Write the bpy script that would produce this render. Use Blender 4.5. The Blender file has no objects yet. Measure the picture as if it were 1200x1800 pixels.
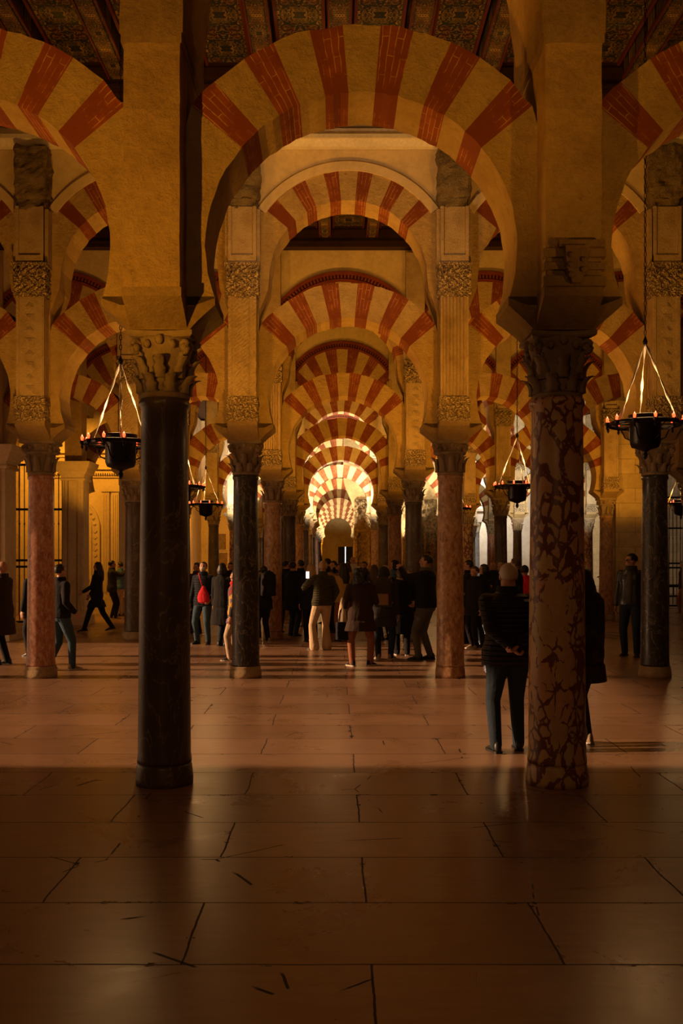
import bpy, math, random
from math import sin, cos, pi, sqrt, radians as R, atan2, tan
from mathutils import Vector, Matrix, noise

random.seed(7)
sc = bpy.context.scene
C = sc.collection

# ------------------------------------------------------------------ mesh helper
class MB:
    """collects faces; build() links them as one mesh object"""
    def __init__(s):
        s.v = []; s.f = []; s.m = []; s.uv = []
    def add(s, verts, faces, mat=0, uvs=None):
        b = len(s.v); s.v += [tuple(p) for p in verts]
        for i, f in enumerate(faces):
            s.f.append(tuple(b + k for k in f)); s.m.append(mat)
            s.uv.append(uvs[i] if uvs else None)
    def box(s, x0, x1, y0, y1, z0, z1, mat=0):
        v = [(x0,y0,z0),(x1,y0,z0),(x1,y1,z0),(x0,y1,z0),(x0,y0,z1),(x1,y0,z1),(x1,y1,z1),(x0,y1,z1)]
        s.add(v, [(3,2,1,0),(4,5,6,7),(0,1,5,4),(1,2,6,5),(2,3,7,6),(3,0,4,7)], mat)
    def frus(s, c0, h0, c1, h1, mat=0):
        """box with different half sizes at bottom and top; c=(x,y,z) h=(hx,hy)"""
        v = []
        for c, h in ((c0,h0),(c1,h1)):
            for sx, sy in ((-1,-1),(1,-1),(1,1),(-1,1)):
                v.append((c[0]+sx*h[0], c[1]+sy*h[1], c[2]))
        s.add(v, [(3,2,1,0),(4,5,6,7),(0,1,5,4),(1,2,6,5),(2,3,7,6),(3,0,4,7)], mat)
    def loft(s, rings, mat=0, cap=True, closed=True):
        n = len(rings[0]); b = len(s.v)
        for r in rings: s.v += [tuple(p) for p in r]
        for i in range(len(rings)-1):
            for j in range(n if closed else n-1):
                a = b+i*n+j; c = b+i*n+(j+1)%n
                s.f.append((a, c, c+n, a+n)); s.m.append(mat); s.uv.append(None)
        if cap:
            s.f.append(tuple(b+j for j in range(n))[::-1]); s.m.append(mat); s.uv.append(None)
            e = b+(len(rings)-1)*n
            s.f.append(tuple(e+j for j in range(n))); s.m.append(mat); s.uv.append(None)
    def lathe(s, prof, n=24, c=(0,0,0), mat=0, cap=True):
        s.loft([[(c[0]+r*cos(2*pi*j/n), c[1]+r*sin(2*pi*j/n), c[2]+z) for j in range(n)] for r, z in prof], mat, cap)
    def tube(s, pts, rad, n=8, mat=0):
        pts = [Vector(p) for p in pts]
        if not isinstance(rad, (list, tuple)): rad = [rad]*len(pts)
        rings = []; up = None
        for i, p in enumerate(pts):
            d = (pts[min(i+1, len(pts)-1)] - pts[max(i-1, 0)]).normalized()
            if up is None:
                up = Vector((0,0,1)) if abs(d.z) < .9 else Vector((1,0,0))
            u = d.cross(up).normalized(); w = d.cross(u).normalized(); up = -w if False else up
            rings.append([p + rad[i]*(cos(2*pi*j/n)*u - sin(2*pi*j/n)*w) for j in range(n)])
        s.loft(rings, mat)
    def ell(s, c, r, mat=0, nu=12, nv=8, M=None):
        rings = []
        for i in range(nv+1):
            t = pi*i/nv; t = min(max(t, .06), pi-.06)
            ring = []
            for j in range(nu):
                p = Vector((r[0]*sin(t)*cos(2*pi*j/nu), r[1]*sin(t)*sin(2*pi*j/nu), -r[2]*cos(t)))
                if M is not None: p = M @ p
                ring.append(p + Vector(c))
            rings.append(ring)
        s.loft(rings, mat)
    def roughbox(s, x0, x1, y0, y1, z0, z1, step=.08, amp=.008, freq=3., mat=0, fn=None, seed=0.):
        """box cut into a grid whose points are pushed by noise"""
        nx = max(1, round((x1-x0)/step)); ny = max(1, round((y1-y0)/step)); nz = max(1, round((z1-z0)/step))
        idx = {}; vs = []
        cx, cy, cz = (x0+x1)/2, (y0+y1)/2, (z0+z1)/2
        def g(i, j, k):
            if (i,j,k) in idx: return idx[(i,j,k)]
            p = Vector((x0+(x1-x0)*i/nx, y0+(y1-y0)*j/ny, z0+(z1-z0)*k/nz))
            q = p*freq + Vector((seed, seed*1.7, 0))
            nrm = Vector(((1 if i==nx else -1 if i==0 else 0),(1 if j==ny else -1 if j==0 else 0),(1 if k==nz else -1 if k==0 else 0)))
            d = noise.noise(q)*amp + noise.noise(q*3.1)*amp*.5
            if sum(abs(a) for a in nrm) > 1: d -= amp*.5
            if fn: d += fn(p, nrm)
            p = p + nrm.normalized()*d if nrm.length else p
            idx[(i,j,k)] = len(vs); vs.append(p); return idx[(i,j,k)]
        fs = []
        for i in range(nx):
            for j in range(ny):
                fs.append((g(i,j,0),g(i,j+1,0),g(i+1,j+1,0),g(i+1,j,0)))
                fs.append((g(i,j,nz),g(i+1,j,nz),g(i+1,j+1,nz),g(i,j+1,nz)))
        for i in range(nx):
            for k in range(nz):
                fs.append((g(i,0,k),g(i+1,0,k),g(i+1,0,k+1),g(i,0,k+1)))
                fs.append((g(i,ny,k),g(i,ny,k+1),g(i+1,ny,k+1),g(i+1,ny,k)))
        for j in range(ny):
            for k in range(nz):
                fs.append((g(0,j,k),g(0,j,k+1),g(0,j+1,k+1),g(0,j+1,k)))
                fs.append((g(nx,j,k),g(nx,j+1,k),g(nx,j+1,k+1),g(nx,j,k+1)))
        s.add(vs, fs, mat)
    def mesh(s, name, mats, smooth=False):
        me = bpy.data.meshes.new(name); me.from_pydata(s.v, [], s.f)
        for m in mats: me.materials.append(m)
        me.polygons.foreach_set('material_index', s.m)
        if smooth: me.polygons.foreach_set('use_smooth', [True]*len(s.f))
        if any(u is not None for u in s.uv):
            L = me.uv_layers.new(name='UVMap').data
            k = 0
            for i, f in enumerate(s.f):
                for j in range(len(f)):
                    if s.uv[i] is not None: L[k].uv = s.uv[i][j]
                    k += 1
        me.update()
        return me
    def build(s, name, mats, parent=None, smooth=False):
        if not isinstance(mats, (list, tuple)): mats = [mats]
        return link(name, s.mesh(name, mats, smooth), parent)

def link(name, me, parent=None):
    o = bpy.data.objects.new(name, me); C.objects.link(o)
    if parent: o.parent = parent
    return o
def tag(o, label, cat, group=None, kind=None):
    o['label'] = label; o['category'] = cat
    if group: o['group'] = group
    if kind: o['kind'] = kind
    return o
def thing(name, label, cat, loc=(0,0,0), rz=0., group=None, kind=None):
    o = bpy.data.objects.new(name, None); C.objects.link(o)
    o.location = loc; o.rotation_euler = (0,0,rz); o.empty_display_size = .2
    return tag(o, label, cat, group, kind)
def struct(o, label=None):
    o['kind'] = 'structure'
    if label: o['label'] = label; o['category'] = o.name.split('_')[0].split('.')[0]
    return o

# ------------------------------------------------------------------ materials
def newmat(name):
    m = bpy.data.materials.new(name); m.use_nodes = True
    nt = m.node_tree; b = nt.nodes['Principled BSDF']
    return m, nt, b
def N(nt, t, **kw):
    n = nt.nodes.new(t)
    for k, v in kw.items():
        if k.startswith('i_'): n.inputs[k[2:].replace('_', ' ')].default_value = v
        else: setattr(n, k, v)
    return n
def ramp(nt, src, stops, interp='LINEAR'):
    r = nt.nodes.new('ShaderNodeValToRGB'); r.color_ramp.interpolation = interp
    e = r.color_ramp.elements
    while len(e) > 1: e.remove(e[-1])
    e[0].position = stops[0][0]; e[0].color = (*stops[0][1], 1)
    for p, c in stops[1:]:
        q = e.new(p); q.color = (*c, 1)
    nt.links.new(src, r.inputs[0]); return r.outputs[0]
def mixc(nt, f, a, b, mode='MIX'):
    m = nt.nodes.new('ShaderNodeMix'); m.data_type = 'RGBA'; m.blend_type = mode
    for s, v in ((0, f), (6, a), (7, b)):
        if hasattr(v, 'is_output'): nt.links.new(v, m.inputs[s])
        elif isinstance(v, (int, float)): m.inputs[s].default_value = v
        else: m.inputs[s].default_value = (*v, 1)
    return m.outputs[2]
def math_(nt, op, a, b=0.):
    m = nt.nodes.new('ShaderNodeMath'); m.operation = op
    for i, v in enumerate((a, b)):
        if hasattr(v, 'is_output'): nt.links.new(v, m.inputs[i])
        else: m.inputs[i].default_value = v
    return m.outputs[0]
def coords(nt, kind='Object', scale=(1,1,1), loc=(0,0,0)):
    tc = nt.nodes.new('ShaderNodeTexCoord'); mp = nt.nodes.new('ShaderNodeMapping')
    mp.inputs['Scale'].default_value = scale; mp.inputs['Location'].default_value = loc
    nt.links.new(tc.outputs[kind], mp.inputs[0]); return mp.outputs[0]
def tex(nt, kind, vec, out=0, **kw):
    n = N(nt, 'ShaderNodeTex'+kind, **kw)
    nt.links.new(vec, n.inputs['Vector']); return n.outputs[out]
def bump(nt, b, h, strength=.4, dist=.02):
    n = nt.nodes.new('ShaderNodeBump'); n.inputs['Strength'].default_value = strength
    n.inputs['Distance'].default_value = dist
    nt.links.new(h, n.inputs['Height']); nt.links.new(n.outputs[0], b.inputs['Normal'])
def plain(name, col, rough=.6, metal=0., spec=.5):
    m, nt, b = newmat(name)
    b.inputs['Base Color'].default_value = (*col, 1); b.inputs['Roughness'].default_value = rough
    b.inputs['Metallic'].default_value = metal; b.inputs['Specular IOR Level'].default_value = spec
    return m

def stone(name, c1, c2, c3, scale=2.2, rough=.85, bstr=.5, bd=.03, pits=True, geo=False):
    m, nt, b = newmat(name); v = coords(nt)
    n1 = tex(nt, 'Noise', v, 0, i_Scale=scale, i_Detail=6., i_Roughness=.62)
    n2 = tex(nt, 'Noise', v, 0, i_Scale=scale*8, i_Detail=8., i_Roughness=.78)
    c = ramp(nt, n1, [(.3, c1), (.52, c2), (.72, c3)])
    c = mixc(nt, .35, c, ramp(nt, n2, [(.3, tuple(x*.45 for x in c1)), (.6, c2)]), 'MULTIPLY')
    if pits:
        p = tex(nt, 'Noise', v, 0, i_Scale=scale*3.3, i_Detail=9., i_Roughness=.75)
        c = mixc(nt, ramp(nt, p, [(.60, (0,0,0)), (.70, (.8,.8,.8))]), c, tuple(x*.5 for x in c1))
    nt.links.new(c, b.inputs['Base Color']); b.inputs['Roughness'].default_value = rough
    b.inputs['Specular IOR Level'].default_value = .25
    h = math_(nt, 'ADD', n2, math_(nt, 'MULTIPLY', n1, .8))
    bump(nt, b, h, bstr, bd); return m

def ashlar(name, c1, c2, rowh=.42, bw=.95):
    m, nt, b = newmat(name)
    tc = nt.nodes.new('ShaderNodeTexCoord'); sp = nt.nodes.new('ShaderNodeSeparateXYZ'); cb = nt.nodes.new('ShaderNodeCombineXYZ')
    nt.links.new(tc.outputs['Object'], sp.inputs[0])
    nt.links.new(math_(nt, 'ADD', sp.outputs[0], sp.outputs[1]), cb.inputs[0]); nt.links.new(sp.outputs[2], cb.inputs[1])
    br = N(nt, 'ShaderNodeTexBrick', i_Scale=1., i_Mortar_Size=.008, i_Brick_Width=bw, i_Row_Height=rowh, i_Bias=0.)
    br.inputs['Color1'].default_value = (*c1, 1); br.inputs['Color2'].default_value = (*c2, 1)
    br.inputs['Mortar'].default_value = (*[x*.55 for x in c1], 1)
    nt.links.new(cb.outputs[0], br.inputs['Vector'])
    n = tex(nt, 'Noise', tc.outputs['Object'], 0, i_Scale=3., i_Detail=7., i_Roughness=.65)
    nt.links.new(mixc(nt, .5, br.outputs[0], ramp(nt, n, [(.3, (.45,.4,.35)), (.65, (1,1,1))]), 'MULTIPLY'), b.inputs['Base Color'])
    b.inputs['Roughness'].default_value = .85
    bump(nt, b, math_(nt, 'SUBTRACT', n, br.outputs[1]), .4, .02); return m

def brick_uv(name, c1, c2, mort):
    m, nt, b = newmat(name)
    tc = nt.nodes.new('ShaderNodeTexCoord'); v0 = tc.outputs['UV']
    nn = N(nt, 'ShaderNodeTexNoise', i_Scale=7., i_Detail=3.)
    nt.links.new(tc.outputs['Object'], nn.inputs['Vector'])
    wob = nt.nodes.new('ShaderNodeVectorMath'); wob.operation = 'MULTIPLY_ADD'
    nt.links.new(nn.outputs[1], wob.inputs[0]); wob.inputs[1].default_value = (.02,.02,0); nt.links.new(v0, wob.inputs[2])
    br = N(nt, 'ShaderNodeTexBrick', i_Scale=1., i_Mortar_Size=.0035, i_Mortar_Smooth=.3, i_Brick_Width=.26, i_Row_Height=.048, i_Bias=-.1)
    br.inputs['Color1'].default_value = (*c1, 1); br.inputs['Color2'].default_value = (*c2, 1); br.inputs['Mortar'].default_value = (*mort, 1)
    nt.links.new(wob.outputs[0], br.inputs['Vector'])
    w = tex(nt, 'Noise', tc.outputs['Object'], 0, i_Scale=2.5, i_Detail=6., i_Roughness=.7)
    # patches where the joints are painted over
    keep = ramp(nt, w, [(.46, (0,0,0)), (.56, (1,1,1))])
    c = mixc(nt, keep, c1, br.outputs[0])
    c = mixc(nt, .45, c, ramp(nt, w, [(.3, (.45,.4,.4)), (.7, (1,1,1))]), 'MULTIPLY')
    nt.links.new(c, b.inputs['Base Color']); b.inputs['Roughness'].default_value = .85
    b.inputs['Specular IOR Level'].default_value = .2
    bump(nt, b, math_(nt, 'SUBTRACT', w, math_(nt, 'MULTIPLY', br.outputs[1], .6)), .35, .02); return m

def marble(name, base, vein, dark, scale=1., kind='vein', rough=.28):
    m, nt, b = newmat(name); v = coords(nt, 'Object', (scale, scale, scale*.55))
    big = tex(nt, 'Noise', v, 0, i_Scale=2.4, i_Detail=6., i_Roughness=.6, i_Distortion=.6)
    c = ramp(nt, big, [(.3, dark), (.6, base)])
    if kind == 'vein':
        w = tex(nt, 'Noise', v, 0, i_Scale=3.2, i_Detail=8., i_Roughness=.55, i_Distortion=1.4)
        w = math_(nt, 'ABSOLUTE', math_(nt, 'SUBTRACT', w, .5))
        c = mixc(nt, ramp(nt, w, [(.0, (.75,.75,.75)), (.012, (0,0,0))]), c, vein)
    elif kind == 'mottle':
        n = tex(nt, 'Noise', v, 0, i_Scale=16., i_Detail=7., i_Roughness=.75)
        c = mixc(nt, ramp(nt, n, [(.45, (0,0,0)), (.62, (1,1,1))]), c, vein)
        n = tex(nt, 'Noise', v, 0, i_Scale=7., i_Detail=5., i_Roughness=.75)
        c = mixc(nt, ramp(nt, n, [(.56, (0,0,0)), (.62, (.85,.85,.85))]), c, dark)
    else:  # breccia: rounded pale fragments in a dark matrix
        nn = N(nt, 'ShaderNodeTexNoise', i_Scale=3.5, i_Detail=4.)
        nt.links.new(v, nn.inputs['Vector'])
        wob = nt.nodes.new('ShaderNodeVectorMath'); wob.operation = 'MULTIPLY_ADD'
        nt.links.new(nn.outputs[1], wob.inputs[0]); wob.inputs[1].default_value = (.22,.22,.22); nt.links.new(v, wob.inputs[2])
        e1 = N(nt, 'ShaderNodeTexVoronoi', feature='DISTANCE_TO_EDGE', i_Scale=6.5); nt.links.new(wob.outputs[0], e1.inputs['Vector'])
        e2 = N(nt, 'ShaderNodeTexVoronoi', feature='DISTANCE_TO_EDGE', i_Scale=13.); nt.links.new(wob.outputs[0], e2.inputs['Vector'])
        cc = N(nt, 'ShaderNodeTexVoronoi', feature='F1', i_Scale=6.5); nt.links.new(wob.outputs[0], cc.inputs['Vector'])
        sel = tex(nt, 'Noise', v, 0, i_Scale=2.6, i_Detail=2.)
        low = tex(nt, 'Noise', v, 0, i_Scale=1.7, i_Detail=3., i_Roughness=.6, i_Distortion=.5)
        fr = tex(nt, 'Noise', v, 0, i_Scale=10., i_Detail=7., i_Roughness=.72)
        e3 = N(nt, 'ShaderNodeTexVoronoi', feature='DISTANCE_TO_EDGE', i_Scale=26.); nt.links.new(wob.outputs[0], e3.inputs['Vector'])
        lo = math_(nt, 'MULTIPLY', math_(nt, 'SUBTRACT', low, .42), .55)
        th1 = math_(nt, 'ADD', math_(nt, 'ADD', math_(nt, 'MULTIPLY', fr, .50), -.205), lo)
        m1 = math_(nt, 'GREATER_THAN', e1.outputs[0], th1); m2 = math_(nt, 'GREATER_THAN', e2.outputs[0], math_(nt, 'MULTIPLY', th1, 1.3))
        m3 = math_(nt, 'GREATER_THAN', e3.outputs[0], math_(nt, 'ADD', math_(nt, 'MULTIPLY', fr, .5), -.06))
        m1 = math_(nt, 'MAXIMUM', m1, math_(nt, 'MULTIPLY', m3, math_(nt, 'GREATER_THAN', fr, .5)))
        pick = math_(nt, 'GREATER_THAN', sel, .5)
        mm = math_(nt, 'ADD', math_(nt, 'MULTIPLY', m1, pick), math_(nt, 'MULTIPLY', m2, math_(nt, 'SUBTRACT', 1., pick)))
        frag = mixc(nt, .55, base, cc.outputs[1], 'MULTIPLY'); frag = mixc(nt, .6, frag, base)
        frag = mixc(nt, ramp(nt, fr, [(.35, (.5,.5,.5)), (.6, (0,0,0))]), frag, vein)
        c = mixc(nt, mm, dark, frag)
    nt.links.new(c, b.inputs['Base Color'])
    rr = tex(nt, 'Noise', v, 0, i_Scale=9., i_Detail=5.)
    nt.links.new(math_(nt, 'ADD', math_(nt, 'MULTIPLY', rr, .3), rough-.1), b.inputs['Roughness'])
    b.inputs['Specular IOR Level'].default_value = .4
    bump(nt, b, rr, .12, .01); return m

M = {}
M['plaster'] = stone('plaster_cream', (.46,.30,.12), (.62,.43,.19), (.70,.50,.24), 1.6, .88, .9, .05)
M['voussoir'] = stone('voussoir_cream', (.50,.34,.15), (.64,.46,.21), (.72,.53,.26), 2.0, .88, .9, .045)
M['palewall'] = stone('pale_plaster', (.62,.48,.30), (.74,.60,.40), (.78,.64,.44), 1.2, .9, .25, .02, pits=False)
M['oldstone'] = stone('weathered_stone', (.32,.21,.095), (.48,.33,.155), (.58,.41,.20), 2.6, .92, .9, .04)
M['carved'] = stone('carved_stone', (.46,.33,.18), (.60,.45,.27), (.66,.51,.32), 4., .85, .8, .03)
M['marblecap'] = stone('capital_marble', (.30,.21,.12), (.42,.31,.19), (.50,.38,.25), 5., .7, .7, .02)
def carvedmat(name, c1, c2, dirt, sc_):
    m, nt, b = newmat(name); v = coords(nt)
    nn = N(nt, 'ShaderNodeTexNoise', i_Scale=9., i_Detail=2.); nt.links.new(v, nn.inputs['Vector'])
    wob = nt.nodes.new('ShaderNodeVectorMath'); wob.operation = 'MULTIPLY_ADD'
    nt.links.new(nn.outputs[1], wob.inputs[0]); wob.inputs[1].default_value = (.06,.06,.06); nt.links.new(v, wob.inputs[2])
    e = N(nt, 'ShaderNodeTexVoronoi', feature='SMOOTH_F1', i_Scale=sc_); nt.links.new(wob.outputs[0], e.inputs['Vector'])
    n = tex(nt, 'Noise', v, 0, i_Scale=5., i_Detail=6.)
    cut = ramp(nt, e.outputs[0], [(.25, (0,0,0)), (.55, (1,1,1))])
    c = mixc(nt, cut, ramp(nt, n, [(.3, c1), (.7, c2)]), dirt)  # hollows coloured darker for the shade inside the carving
    nt.links.new(c, b.inputs['Base Color']); b.inputs['Roughness'].default_value = .85; b.inputs['Specular IOR Level'].default_value = .2
    bump(nt, b, math_(nt, 'SUBTRACT', n, cut), .9, .03); return m
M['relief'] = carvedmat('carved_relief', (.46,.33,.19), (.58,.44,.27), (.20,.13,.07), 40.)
M['rough'] = stone('broken_masonry', (.24,.17,.09), (.50,.37,.21), (.62,.48,.28), 5., .95, 1., .08)
M['brick'] = brick_uv('brick_red', (.21,.050,.013), (.28,.070,.018), (.46,.25,.10))
M['paintred'] = stone('painted_red', (.20,.04,.014), (.26,.055,.018), (.30,.07,.022), 4., .85, .2, .01, pits=False)
M['ashlar'] = ashlar('ashlar_wall', (.60,.44,.22), (.50,.36,.17))
M['whitestone'] = stone('white_stone', (.66,.58,.46), (.78,.70,.58), (.84,.77,.66), 3., .8, .4, .02, pits=False)
M['greymarble'] = marble('grey_marble', (.12,.085,.062), (.30,.23,.16), (.060,.042,.030), 1., 'vein', .30)
M['blackmarble'] = marble('black_marble', (.050,.044,.040), (.34,.26,.18), (.022,.020,.020), 1.3, 'vein', .26)
M['pinkmarble'] = marble('pink_marble', (.50,.21,.12), (.64,.38,.25), (.28,.09,.045), 1.4, 'mottle', .3)
M['brownmarble'] = marble('brown_marble', (.46,.25,.12), (.60,.38,.21), (.22,.095,.045), 1.2, 'mottle', .3)
M['breccia'] = marble('breccia_marble', (.66,.43,.20), (.42,.20,.09), (.17,.055,.035), 1., 'breccia', .34)
M['iron'] = plain('wrought_iron', (.018,.015,.013), .45, .7)
M['steel'] = plain('pale_polished_metal', (.95,.86,.72), .35, .3)  # near-white colour stands for light glinting off the lamp rods
M['wooddark'] = stone('dark_wood', (.030,.010,.006), (.045,.016,.009), (.06,.022,.012), 3., .55, .3, .01, pits=False)
M['redline'] = plain('red_painted_line', (.09,.014,.010), .5)
M['void'] = plain('deep_dark_opening', (.012,.010,.012), .8)

def painted(name, dark, gold, sc1, bright=1.):
    """symmetric scrollwork painted in ochre on dark wood"""
    m, nt, b = newmat(name)
    tc = nt.nodes.new('ShaderNodeTexCoord'); sp = nt.nodes.new('ShaderNodeSeparateXYZ'); cb = nt.nodes.new('ShaderNodeCombineXYZ')
    nt.links.new(tc.outputs['Object'], sp.inputs[0])
    nt.links.new(math_(nt, 'ABSOLUTE', sp.outputs[0]), cb.inputs[0])
    pp = math_(nt, 'PINGPONG', sp.outputs[1], .42); nt.links.new(pp, cb.inputs[1])
    d = tex(nt, 'Noise', cb.outputs[0], 0, i_Scale=sc1, i_Detail=1.5, i_Distortion=2.2)
    l1 = math_(nt, 'LESS_THAN', math_(nt, 'ABSOLUTE', math_(nt, 'SUBTRACT', d, .5)), .022)
    l2 = math_(nt, 'LESS_THAN', math_(nt, 'ABSOLUTE', math_(nt, 'SUBTRACT', d, .62)), .016)
    l3 = math_(nt, 'LESS_THAN', math_(nt, 'ABSOLUTE', math_(nt, 'SUBTRACT', d, .38)), .016)
    ln = math_(nt, 'MINIMUM', math_(nt, 'ADD', math_(nt, 'ADD', l1, l2), l3), 1.)
    w = tex(nt, 'Noise', tc.outputs['Object'], 0, i_Scale=6., i_Detail=4.)
    ln = math_(nt, 'MULTIPLY', ln, ramp(nt, w, [(.3, (.3,.3,.3)), (.6, (1,1,1))]))
    red = tex(nt, 'Noise', cb.outputs[0], 0, i_Scale=sc1*.6, i_Detail=0.)
    base = mixc(nt, ramp(nt, red, [(.58, (0,0,0)), (.61, (1,1,1))]), dark, (.035,.008,.006))
    nt.links.new(mixc(nt, ln, base, gold), b.inputs['Base Color']); b.inputs['Roughness'].default_value = .6
    return m
M['painted'] = painted('painted_panel', (.010,.010,.009), (.26,.15,.045), 4.5)
M['paintedbeam'] = painted('painted_beam', (.014,.012,.010), (.34,.20,.06), 8.)

def floor_mat():
    m, nt, b = newmat('floor_marble')
    tc = nt.nodes.new('ShaderNodeTexCoord'); o = tc.outputs['Object']
    nn = N(nt, 'ShaderNodeTexNoise', i_Scale=1.7, i_Detail=5., i_Roughness=.6); nt.links.new(o, nn.inputs['Vector'])
    wob = nt.nodes.new('ShaderNodeVectorMath'); wob.operation = 'MULTIPLY_ADD'
    nt.links.new(nn.outputs[1], wob.inputs[0]); wob.inputs[1].default_value = (.05,.022,0); nt.links.new(o, wob.inputs[2])
    mp = nt.nodes.new('ShaderNodeMapping'); nt.links.new(wob.outputs[0], mp.inputs[0]); mp.inputs['Location'].default_value = (.645,-8.03,0)
    br = N(nt, 'ShaderNodeTexBrick', i_Scale=1., i_Mortar_Size=.006, i_Mortar_Smooth=.2, i_Brick_Width=1.65, i_Row_Height=.76, i_Bias=0.)
    br.offset = .5
    br.inputs['Color1'].default_value = (.40,.235,.145,1); br.inputs['Color2'].default_value = (.30,.17,.10,1); br.inputs['Mortar'].default_value = (.045,.025,.015,1)
    nt.links.new(mp.outputs[0], br.inputs['Vector'])
    n1 = tex(nt, 'Noise', o, 0, i_Scale=1.1, i_Detail=8., i_Roughness=.65, i_Distortion=.8)
    n2 = tex(nt, 'Noise', coords(nt, 'Object', (1.5,9,1)), 0, i_Scale=2., i_Detail=6., i_Roughness=.65)
    c = mixc(nt, .55, br.outputs[0], ramp(nt, n1, [(.3, (.55,.5,.45)), (.6, (1,1,1))]), 'MULTIPLY')
    c = mixc(nt, .35, c, ramp(nt, n2, [(.35, (.6,.55,.5)), (.6, (1,1,1))]), 'MULTIPLY')
    # worn, chipped joints and a few cracks
    w = tex(nt, 'Noise', o, 0, i_Scale=2.3, i_Detail=2.)
    vd = N(nt, 'ShaderNodeTexVoronoi', feature='DISTANCE_TO_EDGE', i_Scale=.8); nt.links.new(wob.outputs[0], vd.inputs['Vector'])
    cr = math_(nt, 'MULTIPLY', math_(nt, 'LESS_THAN', vd.outputs[0], .0035), ramp(nt, w, [(.56, (0,0,0)), (.6, (1,1,1))]))
    br2 = N(nt, 'ShaderNodeTexBrick', i_Scale=1., i_Mortar_Size=.022, i_Mortar_Smooth=.1, i_Brick_Width=1.65, i_Row_Height=.76); br2.offset = .5
    nt.links.new(mp.outputs[0], br2.inputs['Vector'])
    chip = tex(nt, 'Noise', o, 0, i_Scale=4.5, i_Detail=5., i_Roughness=.7)
    ch = math_(nt, 'MULTIPLY', br2.outputs[1], ramp(nt, chip, [(.6, (0,0,0)), (.64, (1,1,1))]))
    dk = math_(nt, 'MINIMUM', math_(nt, 'ADD', cr, ch), 1.)
    c = mixc(nt, dk, c, (.02,.010,.007))
    nt.links.new(c, b.inputs['Base Color'])
    rr = math_(nt, 'ADD', math_(nt, 'MULTIPLY', n1, .26), .17)
    nt.links.new(math_(nt, 'ADD', rr, math_(nt, 'MULTIPLY', math_(nt, 'ADD', dk, br.outputs[1]), .5)), b.inputs['Roughness'])
    b.inputs['Specular IOR Level'].default_value = .5
    hh = math_(nt, 'SUBTRACT', math_(nt, 'MULTIPLY', n2, .12), math_(nt, 'ADD', br.outputs[1], dk))
    bump(nt, b, hh, .35, .012)
    return m
M['floor'] = floor_mat()

def flame(name, col, e):
    m, nt, b = newmat(name)
    b.inputs['Base Color'].default_value = (*col, 1); b.inputs['Emission Color'].default_value = (*col, 1)
    b.inputs['Emission Strength'].default_value = e; return m
M['flame'] = flame('candle_bulb', (1., .16, .07), 6.)
def glass():
    m, nt, b = newmat('red_glass_cup')
    b.inputs['Base Color'].default_value = (.9,.12,.04,1); b.inputs['Roughness'].default_value = .1
    b.inputs['Transmission Weight'].default_value = .85; b.inputs['Emission Color'].default_value = (1,.07,.02,1)
    b.inputs['Emission Strength'].default_value = .25
    return m
M['glass'] = glass()

# ------------------------------------------------------------------ lattice
RY = [0, 7.65, 14.53, 21.4, 28.15, 35.05, 41.9, 48.9, 55.8, 62.6, 69.5, 76.3, 83.2]
S = 3.04
def KX(r, k):
    x = -1.34 + S*k
    if r == 1 and k == 1: x += .03
    if r == 3: x += -.04 if k <= 0 else .0
    return x
ORD = ['', 'first', 'second', 'third', 'fourth', 'fifth', 'sixth', 'seventh', 'eighth', 'ninth', 'tenth', 'eleventh', 'twelfth']
def where(k):
    if k == 0: return 'just left of the central aisle'
    if k == 1: return 'just right of the central aisle'
    if k < 0: return ORD[1-k] + ' leftwards from the central aisle'
    return ORD[k] + ' rightwards from the central aisle'
def bay(k):   # bay between column k and k+1
    if k == 0: return 'over the central aisle'
    if k < 0: return ORD[-k] + ' bay left of the aisle'
    return ORD[k] + ' bay right of the aisle'

# ---- column parts (shared meshes)
def shaft_mesh(mat, rb=.205, rt=.178, z0=.17, z1=3.0):
    mb = MB(); prof = [(rb*1.03, z0), (rb*1.03, z0+.03), (rb, z0+.07)]
    for i in range(1, 12):
        t = i/12; prof.append((rb + (rt-rb)*t**1.3, z0+.07+(z1-.12-z0-.07)*t))
    prof += [(rt, z1-.08), (rt+.016, z1-.06), (rt+.018, z1-.03), (rt+.004, z1)]
    mb.lathe(prof, 40); return mb.mesh('shaft', [mat], True)
def base_mesh(kind):
    mb = MB()
    if kind == 'flush':   # sunk foot, barely wider than the shaft
        mb.lathe([(.222,0),(.224,.05),(.218,.10),(.214,.14),(.206,.17)], 40)
    else:
        mb.lathe([(.235,0),(.237,.04),(.232,.115),(.222,.12),(.226,.15),(.222,.17)], 40)
    return mb.mesh('base', [M['greymarble'] if kind == 'flush' else M['carved']], True)

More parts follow.
